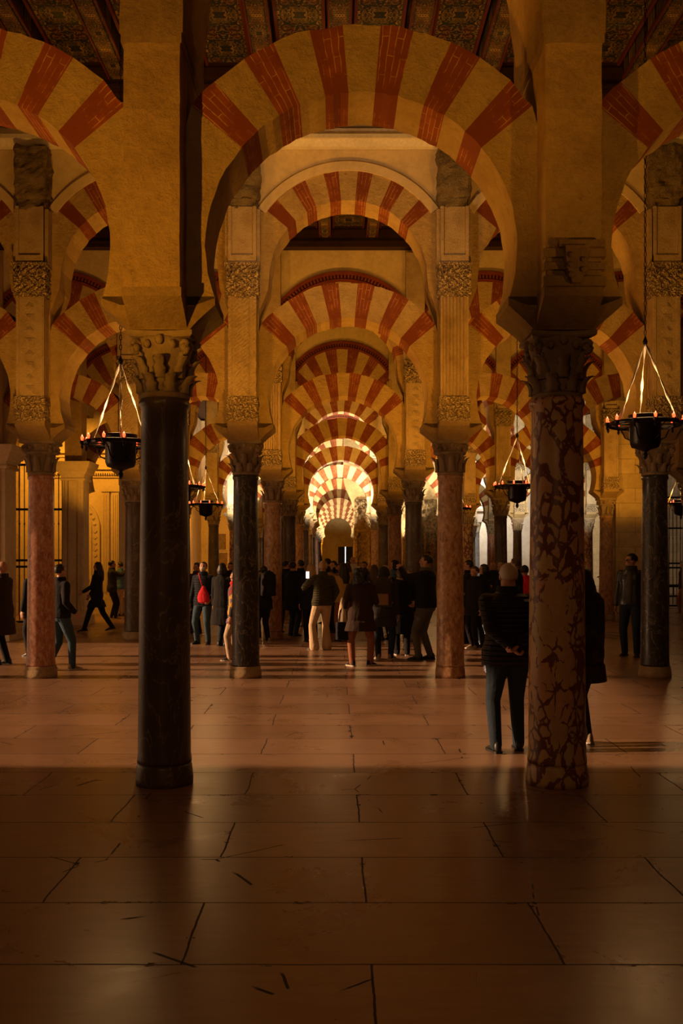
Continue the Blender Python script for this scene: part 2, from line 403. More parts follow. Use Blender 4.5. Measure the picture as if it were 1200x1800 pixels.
def leaf(mb, a, r0, z0, h, w, out, n=7, lobes=True):
    """acanthus leaf: rises along the bell at angle a and curls out at the tip"""
    rings = []
    for i in range(n+1):
        t = i/n
        r = r0 + .012 + out*(t**3.2); z = z0 + h*(t if t < .86 else .86 + (.14-(t-.86))*(-.35) + .05)
        ww = w*(1-.35*t)*(1 + (.16*cos(t*pi*5) if lobes else 0)); th = .020*(1-.4*t)
        c = Vector((cos(a)*r, sin(a)*r, z)); tg = Vector((-sin(a), cos(a), 0)); nr = Vector((cos(a), sin(a), 0))
        rings.append([c - tg*ww/2 - nr*th*.6, c - tg*ww*.22 + nr*th*.5, c + nr*th*1.5, c + tg*ww*.22 + nr*th*.5, c + tg*ww/2 - nr*th*.6, c - nr*th*1.2])
    mb.loft(rings)
def capital_mesh(style=0):
    mb = MB(); z0 = 2.99; H = .50
    mb.lathe([(.182,0),(.196,.012),(.196,.035),(.182,.05),(.184,.2),(.198,.34),(.225,.42),(.23,.46)], 32, (0,0,z0))
    if style in (0, 2):
        for i in range(8): leaf(mb, 2*pi*i/8+pi/8, .182, z0+.045, .14, .128, .085)
        for i in range(8): leaf(mb, 2*pi*i/8, .19, z0+.15, .17, .13, .085)
    else:
        for i in range(8): leaf(mb, 2*pi*i/8, .184, z0+.05, .24, .13, .085, lobes=False)
        mb.lathe([(.2,.30),(.232,.315),(.236,.34),(.215,.355)], 32, (0,0,z0), cap=False)
    for q in range(4):       # corner volutes: scrolls on the diagonals
        a = pi/4 + q*pi/2; d = Vector((cos(a), sin(a), 0)); tg = Vector((-sin(a), cos(a), 0))
        pts = []; rad = []
        for i in range(15):
            t = i/14; ang = pi*.9 - t*2.6*pi; rr = .062*(1-.72*t)
            pts.append(Vector((0,0,z0+.375)) + d*(.262 + rr*cos(ang)*.9) + Vector((0,0,1))*rr*sin(ang)); rad.append(.021*(1-.3*t))
        mb.tube(pts, rad, 6)
        mb.ell(Vector((0,0,z0+.375)) + d*.262, (.034,.034,.034), nu=8, nv=6)
        leaf(mb, a, .20, z0+.24, .12, .07, .04, 5)
    for q in range(4):       # boss in the middle of each face
        a = q*pi/2; mb.ell((cos(a)*.235, sin(a)*.235, z0+.43), (.035,.035,.04), nu=8, nv=6)
        for s in (-1, 1):
            b = a+s*.42
            mb.ell((cos(b)*.235, sin(b)*.235, z0+.40), (.03,.03,.035), nu=8, nv=6)
    return mb.mesh('capital', [M['marblecap']], True)
def abacus_mesh():
    mb = MB(); z = 3.445
    def ring(h, z):
        pts = []
        for q in range(4):
            a = -pi/4 + q*pi/2; b = a + pi/2
            p = Vector((cos(a), sin(a), 0))*h*1.414; e = Vector((cos(b), sin(b), 0))*h*1.414
            for i in range(6):
                t = i/6; c = p.lerp(e, t); k = 1 - .16*sin(pi*t); c2 = c*k if 0 < i < 6 else c
                pts.append((c2.x, c2.y, z))
        return pts
    mb.loft([ring(.235, z), ring(.25, z+.012), ring(.25, z+.045), ring(.24, z+.05)])
    return mb.mesh('abacus', [M['marblecap']])
def impost_mesh():
    mb = MB(); z0, z1, z2 = 3.49, 3.665, 3.73
    def arm(hx0, hy0, hx1, hy1, alongx):
        n = 5; rings = []
        for i in range(n+1):
            t = i/n; f = t**1.15
            hx = hx0+(hx1-hx0)*f; hy = hy0+(hy1-hy0)*f; z = z0+(z1-z0)*t
            rings.append([(-hx,-hy,z),(hx,-hy,z),(hx,hy,z),(-hx,hy,z)])
        rings.append([(-hx1,-hy1,z2),(hx1,-hy1,z2),(hx1,hy1,z2),(-hx1,hy1,z2)])
        mb.loft(rings)
    arm(.235,.25,.43,.285,True); arm(.215,.24,.216,.545,False)
    return mb.mesh('impost', [M['oldstone']])

MESH = {}
def shared(key, fn, *a):
    if key not in MESH: MESH[key] = fn(*a)
    return MESH[key]
COLNAME = {'greymarble': 'dark grey marble', 'blackmarble': 'black marble', 'pinkmarble': 'pink red marble', 'brownmarble': 'mottled brown marble', 'breccia': 'cream and brown breccia marble'}
SPEC = {(6,0):'greymarble',(6,1):'brownmarble',(7,0):'greymarble',(8,0):'greymarble',(1,0):'greymarble',(1,1):'breccia',(2,-1):'pinkmarble',(2,0):'blackmarble',(2,1):'brownmarble',(2,2):'blackmarble',
        (3,-1):'greymarble',(3,0):'brownmarble',(3,1):'greymarble',(3,2):'brownmarble',(4,-1):'greymarble',(4,2):'greymarble',(4,3):'brownmarble',
        (5,-1):'greymarble',(6,-1):'breccia',(6,3):'greymarble',(5,3):'brownmarble',(4,0):'greymarble',(4,1):'brownmarble',(5,0):'brownmarble',(5,1):'greymarble'}
def column(r, k):
    mk = SPEC.get((r,k)) or random.choice(['greymarble','pinkmarble','brownmarble','greymarble','breccia'])
    root = thing('stone_column', '%s column in the %s arcade, %s' % (COLNAME[mk], ORD[r], where(k)),
                 'column', (KX(r,k), RY[r], 0), 0, 'columns of the arcades', 'thing')
    big = (r, k) == (1, 1)
    link('shaft', shared(('shaft', mk, big), shaft_mesh, M[mk], .222 if big else .205, .198 if big else .178), root)
    bk = 'flush' if r == 1 or (r, k) in ((2,1),(3,0)) else 'drum'
    b = link('base', shared(('base', bk, mk), base_mesh, bk), root)
    if bk == 'flush' and not MESH.get(('basefix', mk)):
        me = b.data; me.materials.clear(); me.materials.append(M[mk]); MESH[('basefix', mk)] = True
    if big: b.scale = (1.085, 1.085, 1)
    st = 0 if r == 1 else (r + k) % 2
    cp = link('capital', shared(('cap', st), capital_mesh, st), root)
    cp.rotation_euler.z = 0
    link('abacus', shared('abacus', abacus_mesh), cp)
    link('impost_block', shared('impost', impost_mesh), root)
    return root

# ---- arches
def arch_ring(mb, Ri, zi, Ro, zo, xc, d, reds, hw, te, tmax, jit=.013, sub=3, y0=0.):
    """voussoir ring and haunches of one arch, centred on x=0; material 0 cream, 1 red"""
    bounds = sorted(set([-te, te] + [b for c in reds for b in (c-hw, c+hw)]))
    ang = []
    for i in range(len(bounds)-1):
        a, b = bounds[i], bounds[i+1]; n = max(2, int(abs(b-a)/2.6)); red = any(abs((a+b)/2-c) < hw for c in reds)
        for j in range(n): ang.append((a+(b-a)*j/n, red))
    ang.append((te, False))
    nh = 12
    lo = [(-tmax + (tmax-te)*j/nh, False) for j in range(nh)]; hi = [(te + (tmax-te)*(j+1)/nh, False) for j in range(nh)]
    seq = lo + ang + hi
    def pt(t, edge):
        ta = R(t); u = Vector((sin(ta), cos(ta)))
        if not edge: p = Vector((Ri*u.x, zi+Ri*u.y)); return p
        # ray from (0,zi) against the outer circle centred (0,zo)
        dz = zi-zo; bq = u.y*dz; cq = dz*dz-Ro*Ro; s = -bq+sqrt(max(bq*bq-cq, 0))
        p = Vector((u.x*s, zi+u.y*s))
        if abs(p.x) > xc or abs(t) > te + .01:
            s = xc/abs(u.x); p = Vector((math.copysign(xc, u.x), zi+u.y*s))
        return p
    prev = None
    for i, (t, red) in enumerate(seq):
        a = pt(t, False); b = pt(t, True)
        jj = noise.noise(Vector((t*.21, Ri*3, 1.3)))*jit*2; ja = noise.noise(Vector((t*.33, Ro*5, 7.7)))*jit
        u = Vector((sin(R(t)), cos(R(t)))); a = a + u*ja
        if abs(b.x) < xc-.001: b = b + u*jj
        cur = []
        for s in range(sub+1):
            p = a.lerp(b, s/sub); cur.append(p)
        if prev is not None:
            pt_, pr = prev; red_ = seq[i-1][1]; m = 1 if red_ else 0
            t0 = R(seq[i-1][0]); t1 = R(t); rm = (Ri+Ro)/2
            for s in range(sub):
                A, B, Cc, D = pr[s], pr[s+1], cur[s+1], cur[s]
                r0 = Ri+(Ro-Ri)*s/sub; r1 = Ri+(Ro-Ri)*(s+1)/sub
                uv = [(r0,t0*rm),(r1,t0*rm),(r1,t1*rm),(r0,t1*rm)]
                mb.add([(A.x,y0-d,A.y),(B.x,y0-d,B.y),(Cc.x,y0-d,Cc.y),(D.x,y0-d,D.y)], [(0,1,2,3)], m, [uv])
                mb.add([(A.x,y0+d,A.y),(B.x,y0+d,B.y),(Cc.x,y0+d,Cc.y),(D.x,y0+d,D.y)], [(3,2,1,0)], m, [uv[::-1]])
            A, D = pr[0], cur[0]; uv = [(0,t0*rm),(0,t1*rm),(2*d,t1*rm),(2*d,t0*rm)]
            mb.add([(A.x,y0-d,A.y),(D.x,y0-d,D.y),(D.x,y0+d,D.y),(A.x,y0+d,A.y)], [(0,1,2,3)], m, [uv])
            A, D = pr[sub], cur[sub]
            mb.add([(A.x,y0-d,A.y),(A.x,y0+d,A.y),(D.x,y0+d,D.y),(D.x,y0-d,D.y)], [(0,1,2,3)], m, [[(0,t0*rm),(2*d,t0*rm),(2*d,t1*rm),(0,t1*rm)]])
        prev = (t, cur)
REDS6 = [-45.8, -27.5, -9.15, 9.15, 27.5, 45.8]
REDS8 = [-71, -50, -30, -10, 10, 30, 50, 71]
def lower_mesh(kind):
    mb = MB()
    if kind == 6: arch_ring(mb, 1.165, 4.105, 1.625, 4.155, 1.31, .285, REDS6, 4.3, 50.1, 109.5)
    else: arch_ring(mb, 1.165, 4.105, 1.625, 4.155, 1.31, .285, REDS8, 4.9, 76., 109.5)
    return mb.mesh('voussoir_ring', [M['voussoir'], M['brick']])
def upper_mesh(kind):
    mb = MB()
    if kind == 1: arch_ring(mb, 1.235, 6.15, 1.56, 6.2, 1.33, .46, REDS6, 4.3, 50.1, 91)
    elif kind == 2: arch_ring(mb, 1.15, 5.83, 1.47, 5.94, 1.31, .29, REDS6, 4.0, 50.1, 90)
    else: arch_ring(mb, 1.15, 5.85, 1.53, 6.21, 1.31, .30, REDS8, 4.9, 76, 90)
    return mb.mesh('voussoir_ring', [M['voussoir'], M['brick']])
def wall_over(Ro, zo, zlow, ztop, d, hb=S/2, dz=0.):
    mb = MB(); n = 40; front = []; hb = hb-.2
    def zl(x): return max(zlow, zo + sqrt(max(Ro*Ro-x*x, 0))) - .01
    xs = [-hb + 2*hb*i/n for i in range(n+1)]
    for i in range(n):
        a, b = xs[i], xs[i+1]; za, zb = zl(a), zl(b)
        mb.add([(a,-d,za),(b,-d,zb),(b,-d,ztop),(a,-d,ztop)], [(0,1,2,3)])
        mb.add([(a,d,za),(b,d,zb),(b,d,ztop),(a,d,ztop)], [(3,2,1,0)])
        mb.add([(a,-d,za),(b,-d,zb),(b,d,zb),(a,d,za)], [(3,2,1,0)])
    mb.add([(-hb,-d,ztop),(hb,-d,ztop),(hb,d,ztop),(-hb,d,ztop)], [(0,1,2,3)])
    return mb
def moulding(R0, R1, zc, d0, d1, tm, mat=0, mb=None):
    mb = mb or MB(); n = 44; rings = []
    for i in range(n+1):
        t = R(-tm + 2*tm*i/n); u = (sin(t), cos(t))
        rings.append([(R0*u[0], -d1, zc+R0*u[1]), (R1*u[0], -d1, zc+R1*u[1]), (R1*u[0], -d0, zc+R1*u[1]), (R0*u[0], -d0, zc+R0*u[1])])
    mb.loft(rings, mat); return mb
def lower_arch(r, k):
    kind = 6 if r <= 3 else 8
    xa, xb = KX(r,k), KX(r,k+1)
    root = thing('horseshoe_arch', 'striped horseshoe arch, lower tier of the %s arcade, %s' % (ORD[r], bay(k)),
                 'arch', ((xa+xb)/2, RY[r], 0), 0, 'lower tier striped arches', 'thing')
    o = link('voussoir_ring', shared(('low', kind), lower_mesh, kind), root)
    root.scale = ((xb-xa)/S, 1, 1)
    return root
def upper_arch(r, k):
    xa, xb = KX(r,k), KX(r,k+1)
    root = thing('upper_arch', 'round striped arch, upper tier of the %s arcade, %s' % (ORD[r], bay(k)),
                 'arch', ((xa+xb)/2, RY[r], 0), 0, 'upper tier arches', 'thing')
    root.scale = ((xb-xa)/S, 1, 1)
    kind = min(r, 3)
    link('voussoir_ring', shared(('up', kind), upper_mesh, kind), root)
    def wmesh():
        if kind == 1: return wall_over(1.56, 6.2, 6.15, 8.5, .48).mesh('spandrel_wall', [M['plaster']])
        if kind == 2: return wall_over(1.47, 5.94, 6.0, 8.42, .27).mesh('spandrel_wall', [M['palewall']])
        return wall_over(1.53, 6.21, 6.3, 8.42, .29).mesh('spandrel_wall', [M['palewall']])
    link('spandrel_wall', shared(('wall', kind), wmesh), root)
    if kind == 2:
        def m2(): return moulding(1.47, 1.60, 5.94, .26, .32, 55).mesh('plain_moulding', [M['palewall']])
        link('plain_moulding', shared('m2', m2), root)
        def m2b():
            mb = MB()
            mb.frus((0,-.34,7.72),(S/2,.05),(0,-.37,7.80),(S/2,.08)); mb.box(-S/2,S/2,-.50,-.2,7.80,7.86)
            mb.box(-S/2,S/2,-.40,-.2,7.9,7.98); mb.box(-S/2,S/2,-.55,-.2,8.05,8.12)
            return mb.mesh('cornice', [M['whitestone']])
        link('cornice', shared('m2b', m2b), root)
    if kind == 3:
        def m3():
            mb = moulding(1.53, 1.59, 6.21, .28, .315, 66, 0)
            moulding(1.685, 1.75, 6.21, .28, .345, 60, 1, mb)
            moulding(1.59, 1.685, 6.21, .28, .298, 60, 2, mb)
            for i in range(46):
                t = R(-58 + 116*i/45); u = Vector((sin(t), 0, cos(t))); w = Vector((cos(t), 0, -sin(t)))
                c = Vector((0, -.305, 6.21)) + u*1.645
                v = []
                for sy in (-.02, .02):
                    for a, b in ((-1,-1),(1,-1),(1,1),(-1,1)): v.append(c + w*a*.020 + u*b*.036 + Vector((0,sy,0)))
                mb.add(v, [(3,2,1,0),(4,5,6,7),(0,1,5,4),(1,2,6,5),(2,3,7,6),(3,0,4,7)], 0)
            return mb.mesh('dentil_moulding', [M['paintred'], M['paintred'], M['wooddark']])
        link('dentil_moulding', shared('m3', m3), root)
    return root

# ---- piers
def flute_plan(hw, hy, n=6, dep=.026):
    """plan outline of a rectangular pier with fluted front and back"""
    pts = []
    def side(sign):
        out = []
        fl = (2*hw*.86)/n; x = -hw*.86
        out.append((-hw, 0)); out.append((-hw*.86, 0))
        for i in range(n):
            for j in range(1, 5):
                out.append((x+fl*j/5, -dep*sin(pi*j/5)))
            x += fl; out.append((x, 0))
        out.append((hw, 0)); return out
    f = side(1)
    for x, d in f: pts.append((x, -hy-d))
    for x, d in reversed(f): pts.append((x, hy+d))
    return pts
def extr(mb, plan, z0, z1, mat=0):
    mb.loft([[(x,y,z0) for x,y in plan], [(x,y,z1) for x,y in plan]], mat)
def pier_core(kind):
    mb = MB()
    if kind == 1: mb.roughbox(-.215,.215,-.285,.285,3.72,8.45,.12,.004)
    else: mb.box(-.22,.22,-.285,.285,3.72,8.42)
    if kind == 1:
        for s in (-1, 1): mb.loft([[(s*.2,-.46,z),(s*x,-.46,z),(s*x,.46,z),(s*.2,.46,z)][::s] for z, x in ((5.57,.215),(5.9,.245),(6.15,.285))])
    for s in ((-1, 1) if kind != 1 else ()):     # corbel under the springing of the upper arch
        d = .46 if kind == 1 else .285
        v = [(s*.2,-d,5.30),(s*.2,d,5.30),(s*.2,-d,5.86),(s*.2,d,5.86),(s*.35,-d,5.68),(s*.35,d,5.68),(s*.37,-d,5.86),(s*.37,d,5.86)]
        f = [(0,1,5,4),(4,5,7,6),(6,7,3,2),(0,4,6,2),(1,3,7,5)]
        mb.add(v, f if s > 0 else [q[::-1] for q in f])
    return mb.mesh('core', [M['plaster']])
def carved_fn(fx, fz, amp):
    def fn(p, n):
        if abs(n.x)+abs(n.y) < .5: return 0
        u = p.x if abs(n.y) > .5 else p.y
        return amp*(abs(sin(u*fx + 2.*sin(p.z*fz))) * (.4+.6*abs(sin(p.z*fz + 1.5*sin(u*fx)))) - .5)
    return fn
def pier(r, k):
    look = 'plain plastered pier' if r == 1 else 'carved pilaster pier' 
    root = thing('masonry_pier', '%s in the %s arcade, %s' % (look, ORD[r], where(k)),
                 'pier', (KX(r,k), RY[r], 0), 0, 'piers above the columns', 'thing')
    link('core', shared(('core', min(r,2)), pier_core, min(r,2)), root)
    if r == 1:
        def pl():
            mb = MB(); mb.roughbox(-.207,.207,-.54,.54,3.73,5.57,.06,.010,2.6)
            mb.roughbox(-.207,.207,-.545,.545,4.9,5.08,.06,.012,4.)
            return mb.mesh('pilaster', [M['plaster']], False)
        link('pilaster', shared(('pil1',), pl), root)
        def pu():
            mb = MB(); mb.roughbox(-.235,.235,-.56,.56,5.57,8.45,.08,.014,3.2)
            mb.roughbox(-.225,.225,-.56,.56,5.50,5.60,.05,.01,5.)
            return mb.mesh('upper_pilaster', [M['oldstone']])
        link('upper_pilaster', shared(('pil1u',), pu), root)
        if k == 1:
            mb = MB()
            for i, (a, b, d) in enumerate(((3.73,3.80,.02),(3.80,3.85,-.012),(3.85,3.90,.015),(3.90,3.94,-.012),(3.94,4.0,.02))):
                mb.box(-.207-d,.207+d,-.56-d,-.5,a,b)
            mb.frus((0,-.60,3.74),(.03,.03),(0,-.60,3.84),(.07,.05)); mb.frus((0,-.60,3.84),(.075,.05),(0,-.60,4.0),(.085,.055))
            for i in range(5):
                mb.ell((-.045+.09*(i%2)+.0*i, -.655, 3.79+.035*i), (.028,.02,.022), nu=8, nv=6)
            mb.box(-.12,.21,-.62,-.5,4.0,4.05)
            mb.build('carved_console', M['oldstone'], root)
    else:
        kd = (r + k) % 3
        def base():
            mb = MB(); mb.box(-.225,.225,-.555,.555,3.73,3.78); 
            mb.roughbox(-.215,.215,-.55,.55,3.78,3.97,.020,.002,4.,0, carved_fn(30, 26, .03))
            mb.box(-.23,.23,-.56,.56,3.97,4.02); mb.box(-.215,.215,-.55,.55,4.02,4.08); return mb.mesh('carved_block', [M['relief']])
        link('carved_block', shared('pbase', base), root)
        def sh():
            mb = MB()
            if kd == 0: extr(mb, flute_plan(.20,.54,7), 4.08, 5.51)
            elif kd == 1:
                mb.box(-.20,.20,-.53,.53,4.08,5.51)
                for i in range(8):       # stepped squares and lozenges in relief
                    z = 4.17+.17*i
                    for h, d in ((.062,.545),(.04,.555),(.02,.565)):
                        if i % 2: 
                            mb.loft([[(0,y,z-h),(h,y,z),(0,y,z+h),(-h,y,z)] for y in (-d,-.5)])
                        else: mb.box(-h,h,-d,-.5,z-h,z+h)
                for s in (-1,1): mb.box(s*.17-.015,s*.17+.015,-.545,.545,4.08,5.51)
            else:
                mb.box(-.17,.17,-.535,.535,4.08,5.51)
                for s in (-1,1): mb.roughbox(s*.175-.027,s*.175+.027,-.545,.545,4.08,5.51,.03,.002,9.,0, carved_fn(40, 60, .012))
                mb.roughbox(-.10,.10,-.55,-.5,4.1,5.49,.03,.002,9.,0, carved_fn(45, 40, .014))
            return mb.mesh('pilaster_shaft', [M['carved']])
        link('pilaster_shaft', shared(('pshaft', kd), sh), root)
        def cap():
            mb = MB(); mb.box(-.205,.205,-.545,.545,5.51,5.54)
            mb.roughbox(-.225,.225,-.56,.56,5.54,5.95,.022,.003,6.,0, carved_fn(28, 24, .038))
            mb.box(-.25,.25,-.585,.585,5.95,5.99)
            for sx in (-1, 1):
                for sy in (-1, 1):
                    pts = []
                    for i in range(14):
                        t = i/13; a = -t*2.4*pi; rr = .055*(1-.7*t)
                        pts.append((sx*.16+rr*cos(a)*sx, sy*.59, 5.86+rr*sin(a)))
                    mb.tube(pts, .012, 5)
            return mb.mesh('pilaster_capital', [M['relief']])
        link('pilaster_capital', shared('pcap', cap), root)
        def blk():
            mb = MB(); mb.box(-.20,.20,-.53,.53,5.99,6.8 if r == 2 else 8.3)
            for s in (-1,1): mb.box(s*.20-.045 if s>0 else -.2, .2 if s>0 else -.155, -.56,.56,5.99,6.8)
            mb.box(-.2,.2,-.56,.56,5.99,6.10)
            mb.box(-.25,.25,-.49,.49,5.99,6.78)
            return mb.mesh('panelled_block', [M['carved']])
        link('panelled_block', shared(('pblk', r == 2), blk), root)
        if r == 2:
            mb = MB()
            mb.roughbox(-.23,.24,-.56,.5,6.93,7.7,.045,.05,6.,0,None,k*3.3)
            mb.roughbox(-.21,.20,-.52,.5,6.74,6.96,.045,.035,9.,0,None,k*5.1)
            mb.build('broken_masonry', M['rough'], root)
    return root

KR = {1: (-1, 2), 2: (-2, 3), 3: (-1, 3), 4: (-1, 3), 5: (-1, 4), 6: (-1, 4), 7: (-1, 4), 8: (-1, 3), 9: (-1, 1), 10: (-1, 1), 11: (-1, 1), 12: (-1, 1)}
for r in range(1, 13):
    a, b = KR[r]
    for k in range(a, b+1):
        if r == 7 and k == 1: continue
        if r in (8, ) and k == 1: continue
        column(r, k); pier(r, k)
    ua, ub = a, b
    for k in range(ua, ub):
        if r >= 9 and k == 1: continue
        lower_arch(r, k)
        if r <= 8: upper_arch(r, k)
for (r, k) in ((3,-2), (4,-2)):
    lower_arch(r, k); upper_arch(r, k)

# square moulded piers of the side chapels (left), standing where the arcade ends
def square_pier(x, y, hw, hd, ztop, label):
    root = thing('moulded_pier', label, 'pier', (x, y, 0), 0, None, 'thing')
    mb = MB(); mb.box(-hw,hw,-hd,hd,.35,ztop)
    for s in (-1,1): mb.box(s*hw*.62-.03,s*hw*.62+.03,-hd-.03,hd+.03,.35,ztop-.5)
    mb.box(-hw*.35,hw*.35,-hd-.06,-hd+.1,.35,ztop-.5)
    mb.build('core', M['palewall'], root)
    mb = MB(); mb.frus((0,0,0),(hw+.14,hd+.14),(0,0,.22),(hw+.12,hd+.12)); mb.frus((0,0,.22),(hw+.12,hd+.12),(0,0,.36),(hw+.02,hd+.02))
    mb.build('plinth', M['palewall'], root)
    mb = MB(); z = ztop-.5
    for i, (h, w) in enumerate(((.06,.04),(.10,.02),(.07,.07),(.10,.12),(.07,.17),(.10,.20))):
        mb.frus((0,0,z),(hw+w,hd+w),(0,0,z+h),(hw+w+.02,hd+w+.02)); z += h
    mb.build('cornice', M['palewall'], root)
    mb = MB(); mb.box(-hw*.8,hw*.8,-hd*.9,hd*.9,ztop,8.4); mb.build('upper_block', M['plaster'], root)
    return root
square_pier(-7.46, 21.35, .36, .36, 4.2, 'pale moulded stone pier beside the pink red column at the left edge')
square_pier(-7.02, 26.4, .28, .30, 4.35, 'pale moulded pier between the iron screen and the lit niche wall')

# ------------------------------------------------------------------ setting
X0, X1, Y0, Y1 = -10., 17.0, -7.0, 92.0
mb = MB(); mb.add([(X0-12,Y0,0),(X1,Y0,0),(X1,Y1,0),(X0-12,Y1,0)], [(0,1,2,3)])
mb.add([(X0-12,Y0,-.1),(X1,Y0,-.1),(X1,Y1,-.1),(X0-12,Y1,-.1)], [(3,2,1,0)])
struct(mb.build('floor', M['floor']), 'worn marble slab floor reflecting the lit arches')
mb = MB(); mb.box(X0-.6,X1+.6,Y0-.6,Y1+.6,9.0,9.3)
struct(mb.build('ceiling', M['wooddark']), 'dark timber ceiling above the arcades')
# left wall, one unseen gap shaped to let the low sun cross the floor
mb = MB()
mb.box(X0-.6,X0,Y0,8.25,0,9); mb.box(X0-.6,X0,8.25,20.4,3.9,9); mb.box(X0-.6,X0,20.4,Y1,0,9)
struct(mb.build('wall_left', M['ashlar']), 'stone side wall beyond the left bays')
mb = MB(); mb.box(X1,X1+.6,Y0,Y1,0,9)
struct(mb.build('wall_right', M['ashlar']), 'stone side wall beyond the right bays')
mb = MB(); mb.box(X0-.6,X1+.6,Y0-.6,Y0,0,9)
struct(mb.build('wall_front', M['ashlar']), 'stone wall closing the hall behind the viewer')
# far wall with a doorway
DX0, DX1, DZ = .22, 1.55, 2.9
mb = MB(); mb.box(X0-.6,DX0,Y1-2,Y1-1.4,0,9); mb.box(DX1,X1+.6,Y1-2,Y1-1.4,0,9); mb.box(DX0,DX1,Y1-2,Y1-1.4,DZ,9)
struct(mb.build('wall_back', M['plaster']), 'plain plastered end wall at the far end of the central aisle')
mb = MB(); mb.box(DX0,(DX0+DX1)/2-.035,Y1-1.8,Y1-1.7,0,DZ); mb.box((DX0+DX1)/2+.035,DX1,Y1-1.8,Y1-1.7,0,DZ)
struct(mb.build('door_1', M['void']), 'dark double door ajar at the far end of the aisle')
m_day = flame('daylight_beyond', (.62,.78,1.), 4.)
mb = MB(); mb.box(DX0,DX1,Y1-1.35,Y1-1.3,0,DZ)
struct(mb.build('window_1', m_day), 'daylight seen through the gap of the far door')  # added glowing panel, stands in for daylight behind the doors

# ceilings of the two naves in view: recessed painted panels, beams running across the nave
def nave_ceiling(r, xs, pitch, bw, group_word):
    ya, yb = RY[r]+.5, RY[r+1]-.5
    for i, x in enumerate(xs):
        ref = ('dark' if i else 'dark')
        L = 'painted ceiling beam over the %s nave, %s' % (group_word, place_x(x, xs))
        t = thing('ceiling_beam', L, 'beam', (x, (ya+yb)/2, 8.62), 0, 'painted beams over the %s nave' % group_word, 'thing')
        h = (yb-ya)/2
        mb = MB(); mb.box(-bw/2,bw/2,-h,h,.03,.40); mb.box(-bw/2+.03,bw/2-.03,-h,h,0,.03); mb.build('timber', M['paintedbeam'], t)
        mb = MB()
        for s in (-1,1): mb.box(s*(bw/2+.012)-.012, s*(bw/2+.012)+.012, -h,h,.0,.05)
        mb.build('edge_moulding', M['redline'], t)
        t2 = thing('painted_coffer', 'painted scrollwork panel over the %s nave, %s' % (group_word, place_x(x, xs, True)), 'panel', (x+pitch/2, (ya+yb)/2, 8.86), 0, 'painted panels over the %s nave' % group_word, 'thing')
        pw = pitch-bw-.16
        mb = MB(); mb.box(-pw/2,pw/2,-h,h,0,.1); mb.build('board', M['painted'], t2)
        mb = MB()
        for s in (-1,1): mb.box(s*(pw/2)-.02, s*(pw/2)+.02, -h,h,-.05,.1)
        mb.build('frame_strip', M['redline'], t2)
def place_x(x, xs, right=False):
    i = xs.index(x); n = len(xs); c = min(range(n), key=lambda j: abs(xs[j]-.18))
    w = 'above the central aisle' if i == c else (ORD[abs(i-c)] + (' left of' if i < c else ' right of') + ' the one above the aisle')
    return w
nave_ceiling(1, [.05+1.05*i for i in range(-5, 5)], 1.05, .26, 'nearer')
nave_ceiling(2, [-.23+1.0*i for i in range(-8, 9)], 1.0, .20, 'further')
for r in (1, 2, 3, 4):
    for s, side in ((-1, 'near'), (1, 'far')):
        y = RY[r] + s*.30
        a, b = sorted((y, y + s*.24))
        mb = MB(); mb.box(X0,X1,a,b,8.42,8.56); mb.box(X0,X1,min(a, b-.18) if s>0 else a,b,8.56,9.0)
        yy = a if s < 0 else b
        mb.box(X0,X1,yy-.02,yy+.02,8.72,8.78); mb.box(X0,X1,yy-.035,yy+.035,8.50,8.54)
        o = mb.build('trim_%d' % (r*2 + (s > 0)), M['wooddark'])
        struct(o, 'dark timber cornice along the %s side of the %s arcade' % (side, ORD[r]))

